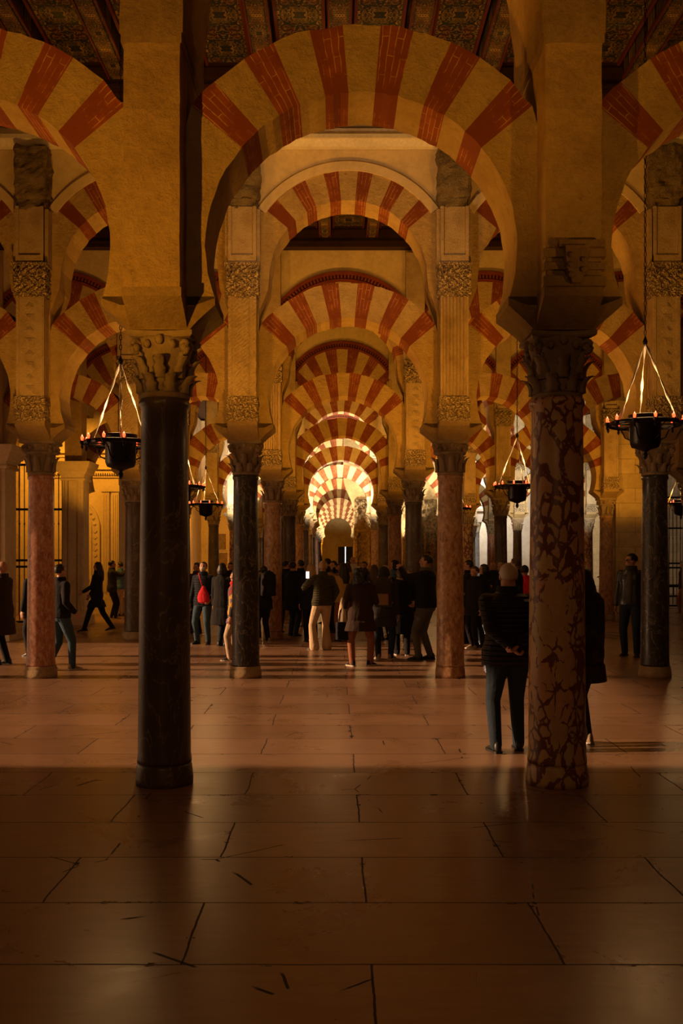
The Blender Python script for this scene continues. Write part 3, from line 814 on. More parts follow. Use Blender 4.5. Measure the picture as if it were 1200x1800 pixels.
# left chapel side: lit niche wall, recessing walls, iron screen
def niche_wall():
    t = thing('niche_wall', 'golden lit carved wall with arch relief behind the walking woman', 'carved wall', (-7.95, 31.2, 0), 0, None, 'thing')
    mb = MB(); mb.box(-1.2,1.02,0,.5,0,8.9); mb.build('core', M['palewall'], t)
    mb = MB(); mb.box(-1.2,1.05,-.12,0,0,.5); mb.box(-1.2,1.03,-.06,0,1.1,1.16); mb.box(-1.2,1.03,-.09,0,.5,.56); mb.build('plinth', M['palewall'], t)
    mb = MB()
    for z, d, h in ((4.35,.08,.06),(4.48,.14,.07),(4.60,.2,.08),(5.0,.10,.05),(5.12,.22,.1)): mb.box(-1.2,1.05,-d,0,z,z+h)
    for i in range(30): mb.box(-1.15+.072*i,-1.115+.072*i,-.17,0,4.42,4.48)
    mb.build('cornice', M['palewall'], t)
    mb = MB()
    for x in (.62, .92): 
        mb.box(x-.12,x+.12,-.07,0,.56,3.9); mb.box(x-.15,x+.15,-.12,0,3.9,4.1); mb.box(x-.08,x-.05,-.09,0,.7,3.8); mb.box(x+.05,x+.08,-.09,0,.7,3.8); mb.box(x-.015,x+.015,-.09,0,.7,3.8)
    mb.build('fluted_pilasters', M['palewall'], t)
    mb = MB(); zc = 2.75; n = 18
    for R0, R1, dd in ((.72,.78,.09),(.98,1.04,.09),(.78,.98,.04)):
        rings = []
        for i in range(n+1):
            a = R(90 - 90*i/n); u = (cos(a), sin(a))
            rings.append([(-.6+R0*u[0],-dd,zc+R0*u[1]),(-.6+R1*u[0],-dd,zc+R1*u[1]),(-.6+R1*u[0],0,zc+R1*u[1]),(-.6+R0*u[0],0,zc+R0*u[1])])
        mb.loft(rings)
        mb.box(-.6+R0,-.6+R1,-dd,0,.56,zc)
    for i in range(7):
        a = R(8+12*i); c = (-.6+.88*cos(a), -.05, zc+.88*sin(a)); mb.ell(c, (.055,.03,.055), nu=10, nv=6); mb.ell((c[0],-.075,c[2]), (.02,.02,.02), nu=6, nv=5)
    for i in range(11):
        z = .75+.19*i; mb.loft([[(.28,y,z-.075),(.35,y,z),(.28,y,z+.075),(.21,y,z)] for y in (-.065,0)])
    mb.build('arch_relief', M['palewall'], t)
niche_wall()
mb = MB(); mb.box(-7.4,-6.95,31.7,50.5,0,8.9); mb.box(-7.0,-6.88,31.9,50.4,0,.5); mb.box(-7.0,-6.85,31.9,50.4,4.3,4.55)
for y in (36, 41, 46): mb.box(-6.97,-6.8,y-.3,y+.3,.5,4.3)
tag(mb.build('side_chapel_wall', M['palewall']), 'golden lit chapel wall running back on the left side', 'wall', None, 'thing')
mb = MB(); mb.box(-9.6,-4.9,50.5,51,0,8.9)
tag(mb.build('chapel_end_wall', M['palewall']), 'golden chapel end wall behind the masked man, hung with small paintings', 'wall', None, 'thing')
for i, (x, z, w, h, L) in enumerate(((-6.0,2.65,.85,1.0,'upper small dark painting on the chapel end wall'),(-5.85,1.75,.7,.85,'lower small dark painting on the chapel end wall'))):
    t = thing('framed_painting', L, 'painting', (x, 50.5, z)); 
    mb = MB(); mb.box(-w/2,w/2,-.07,0,-h/2,h/2); mb.build('frame', M['palewall'], t)
    pm = marble('dark_canvas_%d' % i, (.20,.11,.06), (.30,.17,.09), (.04,.025,.02), 2.5, 'mottle', .5)
    mb = MB(); mb.box(-w/2+.09,w/2-.09,-.085,-.07,-h/2+.09,h/2-.09); mb.build('canvas', pm, t)
def screen(x0, x1, y, z1, label, step=.13):
    t = thing('iron_screen', label, 'grille', ((x0+x1)/2, y, 0)); h = (x1-x0)/2
    mb = MB(); n = int(2*h/step)
    for i in range(n+1): 
        x = -h + 2*h*i/n; mb.lathe([(.014,.1),(.014,z1)], 6, (x,0,0)); mb.lathe([(.014,0),(.024,.04),(.014,.08)], 6, (x,0,z1*.62), cap=False)
    mb.build('bars', M['iron'], t)
    mb = MB()
    for z in (.06,z1*.36,z1*.4,z1*.72,z1): mb.box(-h,h,-.03,.03,z-.03,z+.03)
    mb.box(-h-.04,-h+.04,-.04,.04,0,z1+.1); mb.box(h-.04,h+.04,-.04,.04,0,z1+.1); mb.build('rails', M['iron'], t)
screen(-9.2, -7.35, 26.4, 4.3, 'tall black iron screen behind the pink red column on the left')
mb = MB(); mb.box(X0+.02,-9.17,30.8,31.4,0,8.4); tag(mb.build('chapel_back_wall', M['palewall']), 'pale chapel wall seen through the black iron screen', 'wall', None, 'thing')

# right side: ashlar wall pier, far white hall, breccia columns of the side altar
mb = MB(); mb.box(8.02,9.46,28.0,29.2,0,8.9); mb.box(7.98,9.5,27.95,29.25,0,.25)
tag(mb.build('ashlar_pier', M['ashlar']), 'broad wall of squared yellow blocks behind the man in sunglasses', 'wall pier', None, 'thing')

# carved choir wall standing in the middle distance right of the aisle
def choir(x0, x1, y, label, plainx):
    t = thing('carved_choir_wall', label, 'carved wall', (x0, y, 0), 0, None, 'thing')
    mb = MB(); mb.box(0,x1-x0,0,1.5,0,8.4); mb.build('core', M['plaster'], t)
    if x0 < 1:
        mb = MB(); mb.loft([[(0,yy,4.2),(0,yy,8.4),(-.5,yy,8.4),(-.5,yy,5.6),(-.38,yy,5.2),(-.12,yy,4.6)] for yy in (0,1.5)]); mb.build('bracket', M['plaster'], t)
    mb = MB(); rnd = random.Random(3); w = x1-x0
    x = plainx
    mb.roughbox(plainx,w,-.1,.02,1.2,4.6,.055,.05,7.)
    while x < w-.2:
        for s in (0, .62):
            mb.lathe([(.10,0),(.12,.06),(.085,.12),(.08,1.5),(.12,1.56),(.14,1.7)], 12, (x+.1+s,-.22,1.3)); 
        for i in range(46):
            mb.ell((x+.0+rnd.random()*.9, -.08-rnd.random()*.16, 1.1+rnd.random()*3.4), (.04+rnd.random()*.06,.05,.04+rnd.random()*.08), nu=7, nv=5)
        mb.box(x,x+.85,-.3,0,3.05,3.15); mb.box(x,x+.85,-.22,0,1.15,1.28)
        x += .95
    mb.build('carving', M['gold'], t)
M['gold'] = stone('gilded_stone', (.10,.05,.02), (.42,.26,.10), (.60,.42,.18), 9., .55, 1., .06)
choir(.87, 1.95, 46.6, 'carved and gilded stone pier right of the far aisle arches', .0)
choir(3.2, 5.6, 46.6, 'gilded carved retable wall behind the mottled brown column', .0)

# bright white hall far right
mb = MB(); mb.box(5.6,X1-.02,66,66.5,0,8.4)
tag(mb.build('white_hall_wall', M['whitestone']), 'bright white stone wall far back beyond the right bays', 'wall', None, 'thing')
wl = shaft_mesh(marble('pale_grey_marble', (.30,.30,.29), (.6,.6,.58), (.2,.2,.2), 1., 'vein', .25), .26, .24, .2, 3.4)
for i, x in enumerate((7.6, 8.35, 9.3)):
    t = thing('pale_column', 'pale grey polished column in the bright white hall, %s from the left' % ORD[i+1], 'column', (x, 58.5, 0), 0, 'pale columns of the white hall', 'thing')
    link('shaft', wl, t)
    mb = MB(); mb.frus((0,0,0),(.34,.34),(0,0,.2),(.3,.3)); mb.build('base', M['whitestone'], t)
    mb = MB(); mb.lathe([(.25,3.4),(.36,3.85),(.38,3.95)], 20); mb.box(-.4,.4,-.4,.4,3.95,4.05); mb.build('capital', M['whitestone'], t)
mb = MB(); mb.box(6.9,10.2,58.2,58.8,4.05,4.6); mb.box(6.8,10.3,58.0,59,4.6,4.75); mb.box(6.8,10.3,58.0,59,4.95,5.02)
tag(mb.build('stone_entablature', M['whitestone']), 'white stone entablature resting on the pale grey columns', 'entablature', None, 'thing')

screen(12.0, 14.6, 35.6, 4.0, 'tall black iron screen at the right edge of the view')
def bench(x, y, label):
    t = thing('wooden_bench', label, 'bench', (x, y, 0), 0)
    mb = MB(); mb.box(-.75,.75,-.2,.22,.42,.47); mb.build('seat', M['wooddark'], t)
    mb = MB(); mb.box(-.75,.75,.2,.24,.75,.85)
    for i in range(6): mb.box(-.66+.26*i,-.62+.26*i,.2,.23,.45,.78)
    mb.build('backrest', M['wooddark'], t)
    for sx in (-.7,.7):
        for sy in (-.17,.19):
            mb = MB(); mb.frus((sx,sy,0),(.03,.03),(sx,sy,.43),(.035,.035)); mb.build('leg', M['wooddark'], t)
bench(12.4, 34.6, 'dark wooden bench in front of the screen at the right edge')

# ------------------------------------------------------------------ hanging lamps
def lamp_meshes():
    D = {}
    mb = MB(); n = 36; z = 0
    for rr, a in ((.40,.016),(.37,.008)):
        mb.loft([[((rr+a*cos(q))*cos(t), (rr+a*cos(q))*sin(t), a*1.6*sin(q)) for q in [2*pi*j/8 for j in range(8)]] for t in [2*pi*i/n for i in range(n+1)]], cap=False)
    for i in range(6):
        a = 2*pi*i/6; mb.tube([(cos(a)*.14,sin(a)*.14,0),(cos(a)*.4,sin(a)*.4,0)], .010, 6)
        mb.tube([(cos(a)*.16,sin(a)*.16,-.18),(cos(a)*.22,sin(a)*.22,-.15),(cos(a)*.26,sin(a)*.26,-.06),(cos(a)*.33,sin(a)*.33,-.01)], .008, 5)
    for i in range(12):
        a = 2*pi*i/12+.1; c = (cos(a)*.42, sin(a)*.42)
        mb.lathe([(.004,-.075),(.018,-.05),(.010,-.035),(.026,-.01),(.030,.018),(.012,.02)], 8, (c[0],c[1],0))
    D['ring'] = mb.mesh('ring', [M['iron']])
    mb = MB(); mb.lathe([(.004,-.40),(.022,-.37),(.03,-.34),(.018,-.31),(.06,-.29),(.15,-.26),(.170,-.21),(.172,.06),(.186,.075),(.188,.10),(.170,.105),(.14,.09)], 28)
    D['bowl'] = mb.mesh('bowl', [M['iron']], True)
    mb = MB(); mb.lathe([(.010,.02),(.016,.035),(.018,.058),(.014,.066)], 10); D['cup'] = mb.mesh('glass_cup', [M['glass']], True)
    mb = MB(); mb.lathe([(.006,.03),(.012,.05),(.008,.072),(.002,.088)], 8); D['flame'] = mb.mesh('bulb', [M['flame']], True)
    for q in range(3):
        a = 2*pi*q/3 + .55; mb = MB(); p0 = Vector((0,0,.92)); p1 = Vector((cos(a)*.36, sin(a)*.36, .02)); d = (p1-p0); nseg = 30; rings = []
        side = Vector((-sin(a), cos(a), 0)); nn = d.normalized().cross(side).normalized()
        for i in range(nseg+1):
            t = i/nseg; seg = t*5; w = .006 + .011*abs(sin(seg*pi)); tw = t*pi*2.0
            u = side*cos(tw)+nn*sin(tw); vv = side*(-sin(tw))+nn*cos(tw); c = p0+d*t
            rings.append([c+u*w+vv*.002, c-u*w+vv*.002, c-u*w-vv*.002, c+u*w-vv*.002])
        mb.loft(rings); D['rod%d' % q] = mb.mesh('rod', [M['steel']], True)
    mb = MB(); mb.lathe([(.003,.88),(.02,.90),(.028,.93),(.012,.97),(.003,1.0)], 10); D['hub'] = mb.mesh('hub', [M['iron']], True)
    return D
LM = lamp_meshes()
def lamp(x, y, z, rz, label):
    t = thing('hanging_lamp', label, 'lamp', (x, y, z), rz, 'iron ring lamps hanging on chains')
    rg = link('ring', LM['ring'], t); link('bowl', LM['bowl'], t); link('hub', LM['hub'], t)
    for q in range(3): link('rod', LM['rod%d' % q], t)
    for i in range(12):
        a = 2*pi*i/12+.1; c = link('glass_cup', LM['cup'], t); c.location = (cos(a)*.42, sin(a)*.42, 0)
        link('bulb', LM['flame'], c)
    mb = MB(); zt = 8.62-z; n = int((zt-1.0)/.055)
    for i in range(n):
        zz = 1.0+.055*i
        pts = [(.012*cos(q), 0, zz+.034*sin(q)+.03) if i % 2 else (0, .012*cos(q), zz+.034*sin(q)+.03) for q in [2*pi*j/8 for j in range(9)]]
        mb.tube(pts, .0045, 4)
    mb.build('chain', M['iron'], t)
lamp(-2.42, 11.0, 3.05, .2, 'nearest lamp on the left, half hidden by the dark grey column')
lamp(3.48, 11.0, 3.27, .9, 'nearest lamp on the right, in front of a black column')
lamp(-2.84, 18.0, 3.08, .4, 'upper lamp showing between the dark grey and black columns, mostly hidden')
lamp(-3.27, 24.6, 3.12, 1.3, 'small complete lamp between the dark grey and black columns')
lamp(3.32, 17.9, 3.08, .1, 'mid distance lamp just left of the breccia column')
lamp(3.95, 31.7, 3.4, .5, 'tiny far lamp at the right side of the mottled brown column')
lamp(8.75, 24.8, 3.15, .7, 'small lamp with red cups at the right edge of the view')

# ------------------------------------------------------------------ people
def fabric(name, col, rough=.9, quilt=0, colors=None):
    m, nt, b = newmat(name)
    v = coords(nt)
    n = tex(nt, 'Noise', v, 0, i_Scale=60., i_Detail=3.)
    c = mixc(nt, .35, col, ramp(nt, n, [(.3, (.6,.6,.6)), (.7, (1.2,1.2,1.2))]), 'MULTIPLY')
    if colors:
        vo = N(nt, 'ShaderNodeTexVoronoi', feature='F1', i_Scale=13., distance='CHEBYCHEV'); nt.links.new(v, vo.inputs['Vector'])
        sp = nt.nodes.new('ShaderNodeSeparateColor'); nt.links.new(vo.outputs[1], sp.inputs[0])
        c = ramp(nt, sp.outputs[0], [(i/len(colors), q) for i, q in enumerate(colors)], 'CONSTANT')
    nt.links.new(c, b.inputs['Base Color']); b.inputs['Roughness'].default_value = rough
    b.inputs['Specular IOR Level'].default_value = .3
    if quilt:
        w = N(nt, 'ShaderNodeTexWave', wave_type='BANDS', bands_direction='Z', i_Scale=quilt, i_Distortion=.8); nt.links.new(v, w.inputs['Vector'])
        bump(nt, b, w.outputs[1], .9, .03)
    else:
        f = tex(nt, 'Noise', coords(nt, 'Object', (1,1,.5)), 0, i_Scale=7., i_Detail=3., i_Distortion=1.)
        bump(nt, b, f, .6, .03)
    return m
FAB = {}
def fab(key, *a, **k):
    if key not in FAB: FAB[key] = fabric('cloth_'+key, *a, **k)
    return FAB[key]
BLACK = fab('black', (.012,.011,.012)); NAVY = fab('navy', (.010,.013,.022)); CHAR = fab('charcoal', (.04,.036,.034))
BROWNB = fab('dark_brown', (.045,.025,.018)); PUFF = fab('black_puffer', (.022,.021,.024), .55, quilt=7); PUFFN = fab('navy_puffer', (.022,.03,.045), .5, quilt=9)
OLIVE = fab('olive_puffer', (.075,.07,.035), .5, quilt=7); JEANS = fab('blue_jeans', (.045,.085,.12)); DJEANS = fab('dark_jeans', (.02,.032,.05))
BEIGE = fab('beige_cloth', (.62,.47,.30)); TAN = fab('tan_cloth', (.38,.24,.12)); RUST = fab('rust_trousers', (.30,.12,.06)); GREYT = fab('grey_trousers', (.10,.095,.08))
YELL = fab('mustard_cloth', (.45,.28,.06)); REDC = fab('red_cloth', (.65,.02,.035)); LEATH = plain('black_leather', (.015,.015,.016), .38)
PATCH = fab('patchwork', (.2,.2,.2), colors=[(.30,.03,.03),(.05,.07,.12),(.55,.30,.04),(.08,.09,.09),(.35,.05,.05),(.12,.10,.20),(.55,.33,.06),(.04,.05,.07)])
BLUEC = fab('blue_shirt', (.10,.20,.38)); PLAID = fab('dark_plaid', (.05,.035,.03), colors=[(.015,.012,.012),(.05,.025,.02),(.02,.018,.02),(.03,.02,.016)])
WHITEC = fab('white_cloth', (.6,.55,.48)); CREAMP = fab('cream_trousers', (.55,.42,.30))
SKIN = plain('skin', (.52,.27,.17), .55); SKIN2 = plain('skin_tan', (.42,.20,.11), .55)
HAIRS = {'black': plain('hair_black', (.012,.009,.008), .5), 'brown': plain('hair_brown', (.06,.03,.016), .5), 'grey': plain('hair_grey', (.50,.42,.33), .6),
         'blond': plain('hair_blond', (.42,.26,.11), .5), 'grey2': plain('hair_dark_grey', (.12,.10,.085), .6)}
SOLE = plain('pale_sole', (.55,.50,.44), .7); SHOEB = plain('black_shoe', (.015,.013,.012), .45); SHOEW = plain('tan_shoe', (.38,.28,.18), .6)
EYE = plain('dark_eye', (.02,.015,.012), .2); DGLASS = plain('dark_lens', (.01,.01,.012), .08)

def ik(a, b, l1, l2, hint):
    a = Vector(a); b = Vector(b); d = b-a; L = min(d.length, (l1+l2)*.999); d.normalize(); b = a+d*L
    x = (l1*l1-l2*l2+L*L)/(2*L); h = sqrt(max(l1*l1-x*x, 0)); hv = Vector(hint); hv = (hv-d*hv.dot(d))
    hv = hv.normalized() if hv.length > 1e-4 else Vector((0,0,0))
    return a+d*x+hv*h, b
def vox(mb, name, mat, parent, size, smooth=2, fac=.5):
    me = mb.mesh(name, [mat]); o = bpy.data.objects.new(name, me); C.objects.link(o)
    m = o.modifiers.new('r', 'REMESH'); m.mode = 'VOXEL'; m.voxel_size = size; m.use_smooth_shade = True
    if smooth:
        s = o.modifiers.new('s', 'SMOOTH'); s.factor = fac; s.iterations = smooth
    dg = bpy.context.evaluated_depsgraph_get(); dg.update()
    nm = bpy.data.meshes.new_from_object(o.evaluated_get(dg))
    bpy.data.objects.remove(o); bpy.data.meshes.remove(me)
    nm.name = name; nm.materials.clear(); nm.materials.append(mat)
    nm.polygons.foreach_set('use_smooth', [True]*len(nm.polygons))
    return link(name, nm, parent)
def limb(mb, pts, rad, n=10):
    """tapered limb with round ends"""
    P = [Vector(p) for p in pts]
    for i in range(len(P)-1):
        k = 4; seg = [P[i].lerp(P[i+1], j/k) for j in range(k+1)]
        mb.tube(seg, [rad[i]+(rad[i+1]-rad[i])*j/k for j in range(k+1)], n)
    for p, r in zip(P, rad): mb.ell(p, (r,r,r), nu=n, nv=6)

TORSO = [(.80,.13,.10,0),(.86,.155,.115,-.005),(.94,.168,.118,-.005),(1.02,.155,.108,0),(1.10,.142,.10,0),(1.20,.152,.105,0),(1.30,.168,.112,0),(1.38,.165,.100,-.005),(1.43,.125,.08,-.01),(1.47,.075,.062,-.01),(1.52,.056,.058,0),(1.57,.054,.056,.01)]
ALL_PEOPLE = []
def person(label, x, y, yaw, h=1.70, feet=((-.10,.02,0,0),(.10,.0,0,0)), lean=0., side=0., hands=(None,None), elbow=((-.4,-1,-.3),(.4,-1,-.3)),
           head=(0,0), skin=None, top=BLACK, hem=.84, flare=0., legs=DJEANS, flarel=0., shoes=SHOEB, hair=('short','black'), vx=.011,
           girth=1., hood=False, collar=None, eyes=True, mask=False, glasses=False, fingers=True, sleeve=1., group=None, scarf=None, skirt=None, fist=False, shirt=None):
    k = h/1.72; root = thing('person', label, 'person', (x, y, 0), yaw, group, 'thing'); skin = skin or SKIN
    def T(p):        # bend the body above the hips
        p = Vector(p); a = min(max((p.z-.9)/.35, 0), 1)
        q = p-Vector((0,0,.92)); q = Matrix.Rotation(-lean*a, 3, 'X') @ q; q = Matrix.Rotation(side*a, 3, 'Y') @ q
        return q+Vector((0,0,.92))
    def K(p): return Vector(p)*k
    g = girth
    def tring(z, rx, ry, yo, inf=0., n=18, sx=1.):
        out = []
        for j in range(n):
            a = 2*pi*j/n; ca, sa = cos(a), sin(a)
            px = math.copysign(abs(ca)**.85, ca)*(rx*g+inf)*sx; py = math.copysign(abs(sa)**.9, sa)*(ry*(g if rx > .1 else 1)+inf)+yo
            out.append(K(T((px, py, z))))
        return out
    # joints
    foot = []
    for s, f in zip((-1,1), feet): foot.append(Vector((f[0], f[1], .075+(f[2] if len(f) > 2 else 0))))
    hip = [Vector((s*.088, 0, .88)) for s in (-1,1)]
    knee = []
    for i in range(2):
        yw = feet[i][3] if len(feet[i]) > 3 else 0
        kn, an = ik(hip[i], foot[i], .43, .405, (sin(-yw)*1., cos(yw), .0)); knee.append(kn); foot[i] = an
    sh = [T((s*.172*g, -.005, 1.385)) for s in (-1,1)]
    hand = []; elb = []
    for i, s in enumerate((-1,1)):
        t = hands[i] if hands[i] is not None else (s*.25*g, .05, .80)
        tt = Vector(t); e, w = ik(sh[i], tt, .28, .25, Vector(elbow[i])); elb.append(e); hand.append(w)
    # ---- body: one continuous surface
    mb = MB()
    mb.loft([tring(*t) for t in TORSO])
    for i, s in enumerate((-1,1)):
        limb(mb, [K(hip[i]), K(hip[i].lerp(knee[i], .45)), K(knee[i]), K(knee[i].lerp(foot[i], .35)), K(foot[i])], [.088*k,.078*k,.054*k,.055*k,.036*k])
        yw = feet[i][3] if len(feet[i]) > 3 else 0; fd = Vector((-sin(yw), cos(yw), 0)); lift = foot[i].z-.075
        heel = foot[i]-fd*.04+Vector((0,0,-.045)); toe = foot[i]+fd*.115+Vector((0,0,-.054 - min(lift,.05)*1.0))
        limb(mb, [K(heel), K(foot[i]+fd*.05+Vector((0,0,-.04))), K(toe)], [.020*k,.024*k,.013*k], 8)
        limb(mb, [K(sh[i]), K(sh[i].lerp(elb[i], .5)), K(elb[i]), K(elb[i].lerp(hand[i], .4)), K(hand[i])], [.056*k,.046*k,.038*k,.036*k,.026*k])
        # hand: palm, four fingers bent at the knuckles and a thumb from the side of the palm
        d = (hand[i]-elb[i]).normalized(); fwd = Vector((0,1,0)); up = d.cross(Vector((s,0,0)))
        if up.length < .2: up = Vector((0,0,1))
        up.normalize(); wd = up.cross(d).normalized()       # wd across the palm
        nrm = -up if hand[i].z < 1.1 else up
        acr = fwd - d*fwd.dot(d); acr = acr.normalized() if acr.length > .3 else Vector((s,0,0))
        inn = d.cross(acr).normalized();  inn = inn if inn.dot(Vector((-s,0,0))) > 0 else -inn
        pc = hand[i]+d*.05
        mm = Matrix((acr, inn, d)).transposed()
        mb.ell(K(pc), (.040*k,.017*k,.052*k), nu=10, nv=8, M=mm)
        if fingers:
            for q, ln in enumerate((.072,.080,.075,.058)):
                b0 = hand[i]+d*.085+acr*(.030-.0205*q); b1 = b0+d*ln*.45+inn*.008; b2 = b1+d*ln*.33+inn*.022; b3 = b2+d*ln*.18+inn*.024
                if fist: b1 = b0+d*ln*.32+inn*ln*.22; b2 = b1-d*ln*.05+inn*ln*.42; b3 = b2-d*ln*.28+inn*ln*.10
                mb.tube([K(b0-d*.02), K(b0), K(b1), K(b2), K(b3)], [.0095*k,.0098*k,.0092*k,.0085*k,.007*k], 7)
            t0 = hand[i]+d*.03+acr*.028; t1 = t0+d*.028+acr*.024+inn*.008; t2 = t1+d*.030+acr*.006+inn*.012
            mb.tube([K(t0), K(t1), K(t2)], [.013*k,.011*k,.009*k], 7)
    hy, hp = head; HM = Matrix.Rotation(hy, 3, 'Z') @ Matrix.Rotation(hp, 3, 'X')
    nb = T((0,.0,1.52))
    def Hd(p): return K(nb + HM @ (Vector(p)-Vector((0,0,1.52))))
    def hell(c, r, nu=14, nv=10):
        rr = [q*k for q in r]; mb.ell(Hd(c), rr, nu=nu, nv=nv, M=HM)
    limb(mb, [K(T((0,-.01,1.44))), Hd((0,.005,1.57))], [.060*k,.056*k], 12)
    hell((0,-.005,1.635), (.076,.095,.088)); hell((0,.022,1.585), (.060,.070,.078)); hell((0,.045,1.535), (.036,.038,.030))
    hell((0,.094,1.600), (.012,.020,.024), 8, 6); hell((0,.100,1.590), (.017,.013,.010), 8, 6); hell((0,.084,1.638), (.046,.016,.012), 10, 6)
    for s in (-1,1):
        hell((s*.077,-.002,1.605), (.010,.020,.031), 8, 6); hell((s*.036,.070,1.585), (.022,.020,.018), 8, 6)
    hell((0,.088,1.556), (.024,.010,.006), 8, 5); hell((0,.086,1.544), (.021,.010,.007), 8, 5)
    vox(mb, 'body', skin, root, .0068 if vx < .01 else .0085, 1, .4)
    if eyes:
        mb = MB()
        for s in (-1,1): mb.ell(Hd((s*.030,.080,1.617)), (.012*k,.008*k,.007*k), nu=8, nv=6, M=HM)
        mb.build('eyes', EYE, root, True)
    if glasses:
        mb = MB()
        for s in (-1,1):
            mb.ell(Hd((s*.032,.100,1.617)), (.026*k,.005*k,.019*k), nu=12, nv=8, M=HM)
            mb.tube([Hd((s*.056,.096,1.622)), Hd((s*.080,.05,1.622)), Hd((s*.083,-.01,1.618))], .003*k, 5)
        mb.tube([Hd((-.01,.103,1.62)), Hd((.01,.103,1.62))], .003*k, 5)
        mb.build('sunglasses', DGLASS, root, True)
    if mask:
        mb = MB(); mb.ell(Hd((0,.055,1.563)), (.060*k,.062*k,.048*k), nu=14, nv=10, M=HM); mb.build('face_mask', WHITEC, root, True)
    # ---- hair
    hs, hc = hair
    if hs != 'bald':
        mb = MB(); rings = []; nu, nv = 20, 14
        for i in range(nv+1):
            t = min(max(pi*i/nv, .05), pi-.05); ring = []
            for j in range(nu):
                a = 2*pi*j/nu; d = Vector((sin(t)*cos(a), sin(t)*sin(a), -cos(t)))
                f = 1.10 + .02*noise.noise(d*4)
                face = d.y > .25 + (.25 if hs == 'short' else .1)*abs(d.x) and d.z < .62
                low = d.z < (-.55 if hs != 'cropped' else -.35)
                side_ = hs in ('short','cropped') and d.z < -.05 and d.y > -.25
                if face or low or side_: f = .90
                r = (.079*f, .097*f, .094*f)
                ring.append(Hd(Vector((0,-.008,1.636))+Vector((d.x*r[0], d.y*r[1], d.z*r[2]))))
            rings.append(ring)
        mb.loft(rings)
        if hs == 'long':
            for q in range(9):
                a = pi+ (q/8)*pi; b0 = Vector((cos(a)*.066, -.015+sin(a)*.075, 1.63)); b1 = Vector((cos(a)*.088, -.03+sin(a)*.082, 1.52)); b2 = Vector((cos(a)*.10, -.055+sin(a)*.07, 1.40)); b3 = Vector((cos(a)*.075, -.08+sin(a)*.06, 1.27))
                mb.tube([Hd(b0), Hd(b1), K(T(b2)), K(T(b3))], [.030*k,.036*k,.036*k,.016*k], 7)
        if hs == 'bob':
            for q in range(11):
                a = pi*.93+(q/10)*pi*1.14; b0 = Vector((cos(a)*.068, -.01+sin(a)*.078, 1.64)); b1 = Vector((cos(a)*.086, -.01+sin(a)*.09, 1.57)); b2 = Vector((cos(a)*.082, -.015+sin(a)*.085, 1.50))
                mb.tube([Hd(b0), Hd(b1), Hd(b2)], [.026*k,.032*k,.018*k], 7)
        if hs == 'curly':
            rn = random.Random(5)
            for q in range(60):
                a = pi*.9+rn.random()*pi*1.2; zz = rn.random(); mb.ell(Hd((cos(a)*(.095+.03*(1-zz)), -.02+sin(a)*.10, 1.42+zz*.28)), (.045*k,.045*k,.045*k), nu=7, nv=5)
        if hs == 'bun': mb.ell(Hd((0,-.085,1.715)), (.042*k,.042*k,.038*k), nu=10, nv=8)
        o = vox(mb, 'hair', HAIRS[hc], root, .009, 1, .4)
    if hood:
        mb = MB()
        mb.ell(Hd((0,-.03,1.60)), (.118*k,.135*k,.150*k), nu=16, nv=12); mb.ell(K(T((0,-.04,1.45))), (.15*k,.12*k,.07*k), nu=14, nv=8)
        if hood == 'up': vox(mb, 'hood', top, root, .012, 2)
    if hood == 'down':
        mb = MB(); mb.ell(K(T((0,-.115,1.43))), (.135*k,.075*k,.085*k), nu=14, nv=10); mb.build('hood', top, root, True)
    # ---- jacket or coat
    e = .022; mb = MB(); rings = []
    if hem < .80:
        n = 6
        for i in range(n):
            z = hem + (.82-hem)*i/n; f = (1-i/n)
            rings.append(tring(z, .184+flare*f, .125+flare*.8*f, 0, e+.012))
    for t in TORSO:
        if t[0] >= min(hem, .86)-.001 and t[0] >= hem-.001 and t[0] <= 1.475:
            zz, rx, ry, yo = t
            rings.append(tring(zz, max(rx, .182 if zz < .97 else .150 if zz < 1.4 else rx), max(ry, .105 if zz < 1.4 else ry), yo, e+(.010 if zz < 1.2 else .004)))
    rings.append(tring(1.505, .066, .064, -.008, e*.6))
    mb.loft(rings)
    for i, s in enumerate((-1,1)):
        wr = elb[i].lerp(hand[i], .93*sleeve)
        mb.ell(K(sh[i]-Vector((s*.03,0,.0))), (.085*k,.085*k,.075*k)); limb(mb, [K(sh[i]), K(sh[i].lerp(elb[i], .5)), K(elb[i]), K(wr)], [.076*k,.067*k,.058*k,.046*k], 12)
    vox(mb, 'coat' if hem < .75 else 'jacket', top, root, vx, 3)
    if collar or hem is not None:
        mb = MB(); rs = []
        for z, r, e2 in ((1.455,.082,.02),(1.49,.074,.022),(1.525,.070,.020)): rs.append(tring(z, r, r*.98, -.006, e2))
        rs2 = [[p.lerp(sum(r_, Vector())/len(r_), .12) for p in r_] for r_ in reversed(rs)]
        mb.loft(rs+rs2, cap=False); mb.build('collar', collar or top, root, True)
    if shirt:
        mb = MB(); rs = []
        for z, w, yy in ((.90,.05,.155),(1.05,.06,.150),(1.2,.065,.150),(1.33,.06,.142),(1.43,.04,.105)):
            rs.append([K(T((-w, yy-.03, z))), K(T((-w*.6, yy, z))), K(T((w*.6, yy, z))), K(T((w, yy-.03, z))), K(T((0, yy-.05, z)))])
        mb.loft(rs); mb.build('shirt', shirt, root, True)
    if scarf:
        mb = MB(); n = 20
        pts = [K(T((cos(a)*.090, sin(a)*.085-.005, 1.485+.012*sin(3*a)))) for a in [2*pi*j/n for j in range(n+1)]]
        mb.tube(pts, .036*k, 8); mb.build('scarf', scarf, root, True)
    # ---- trousers
    mb = MB()
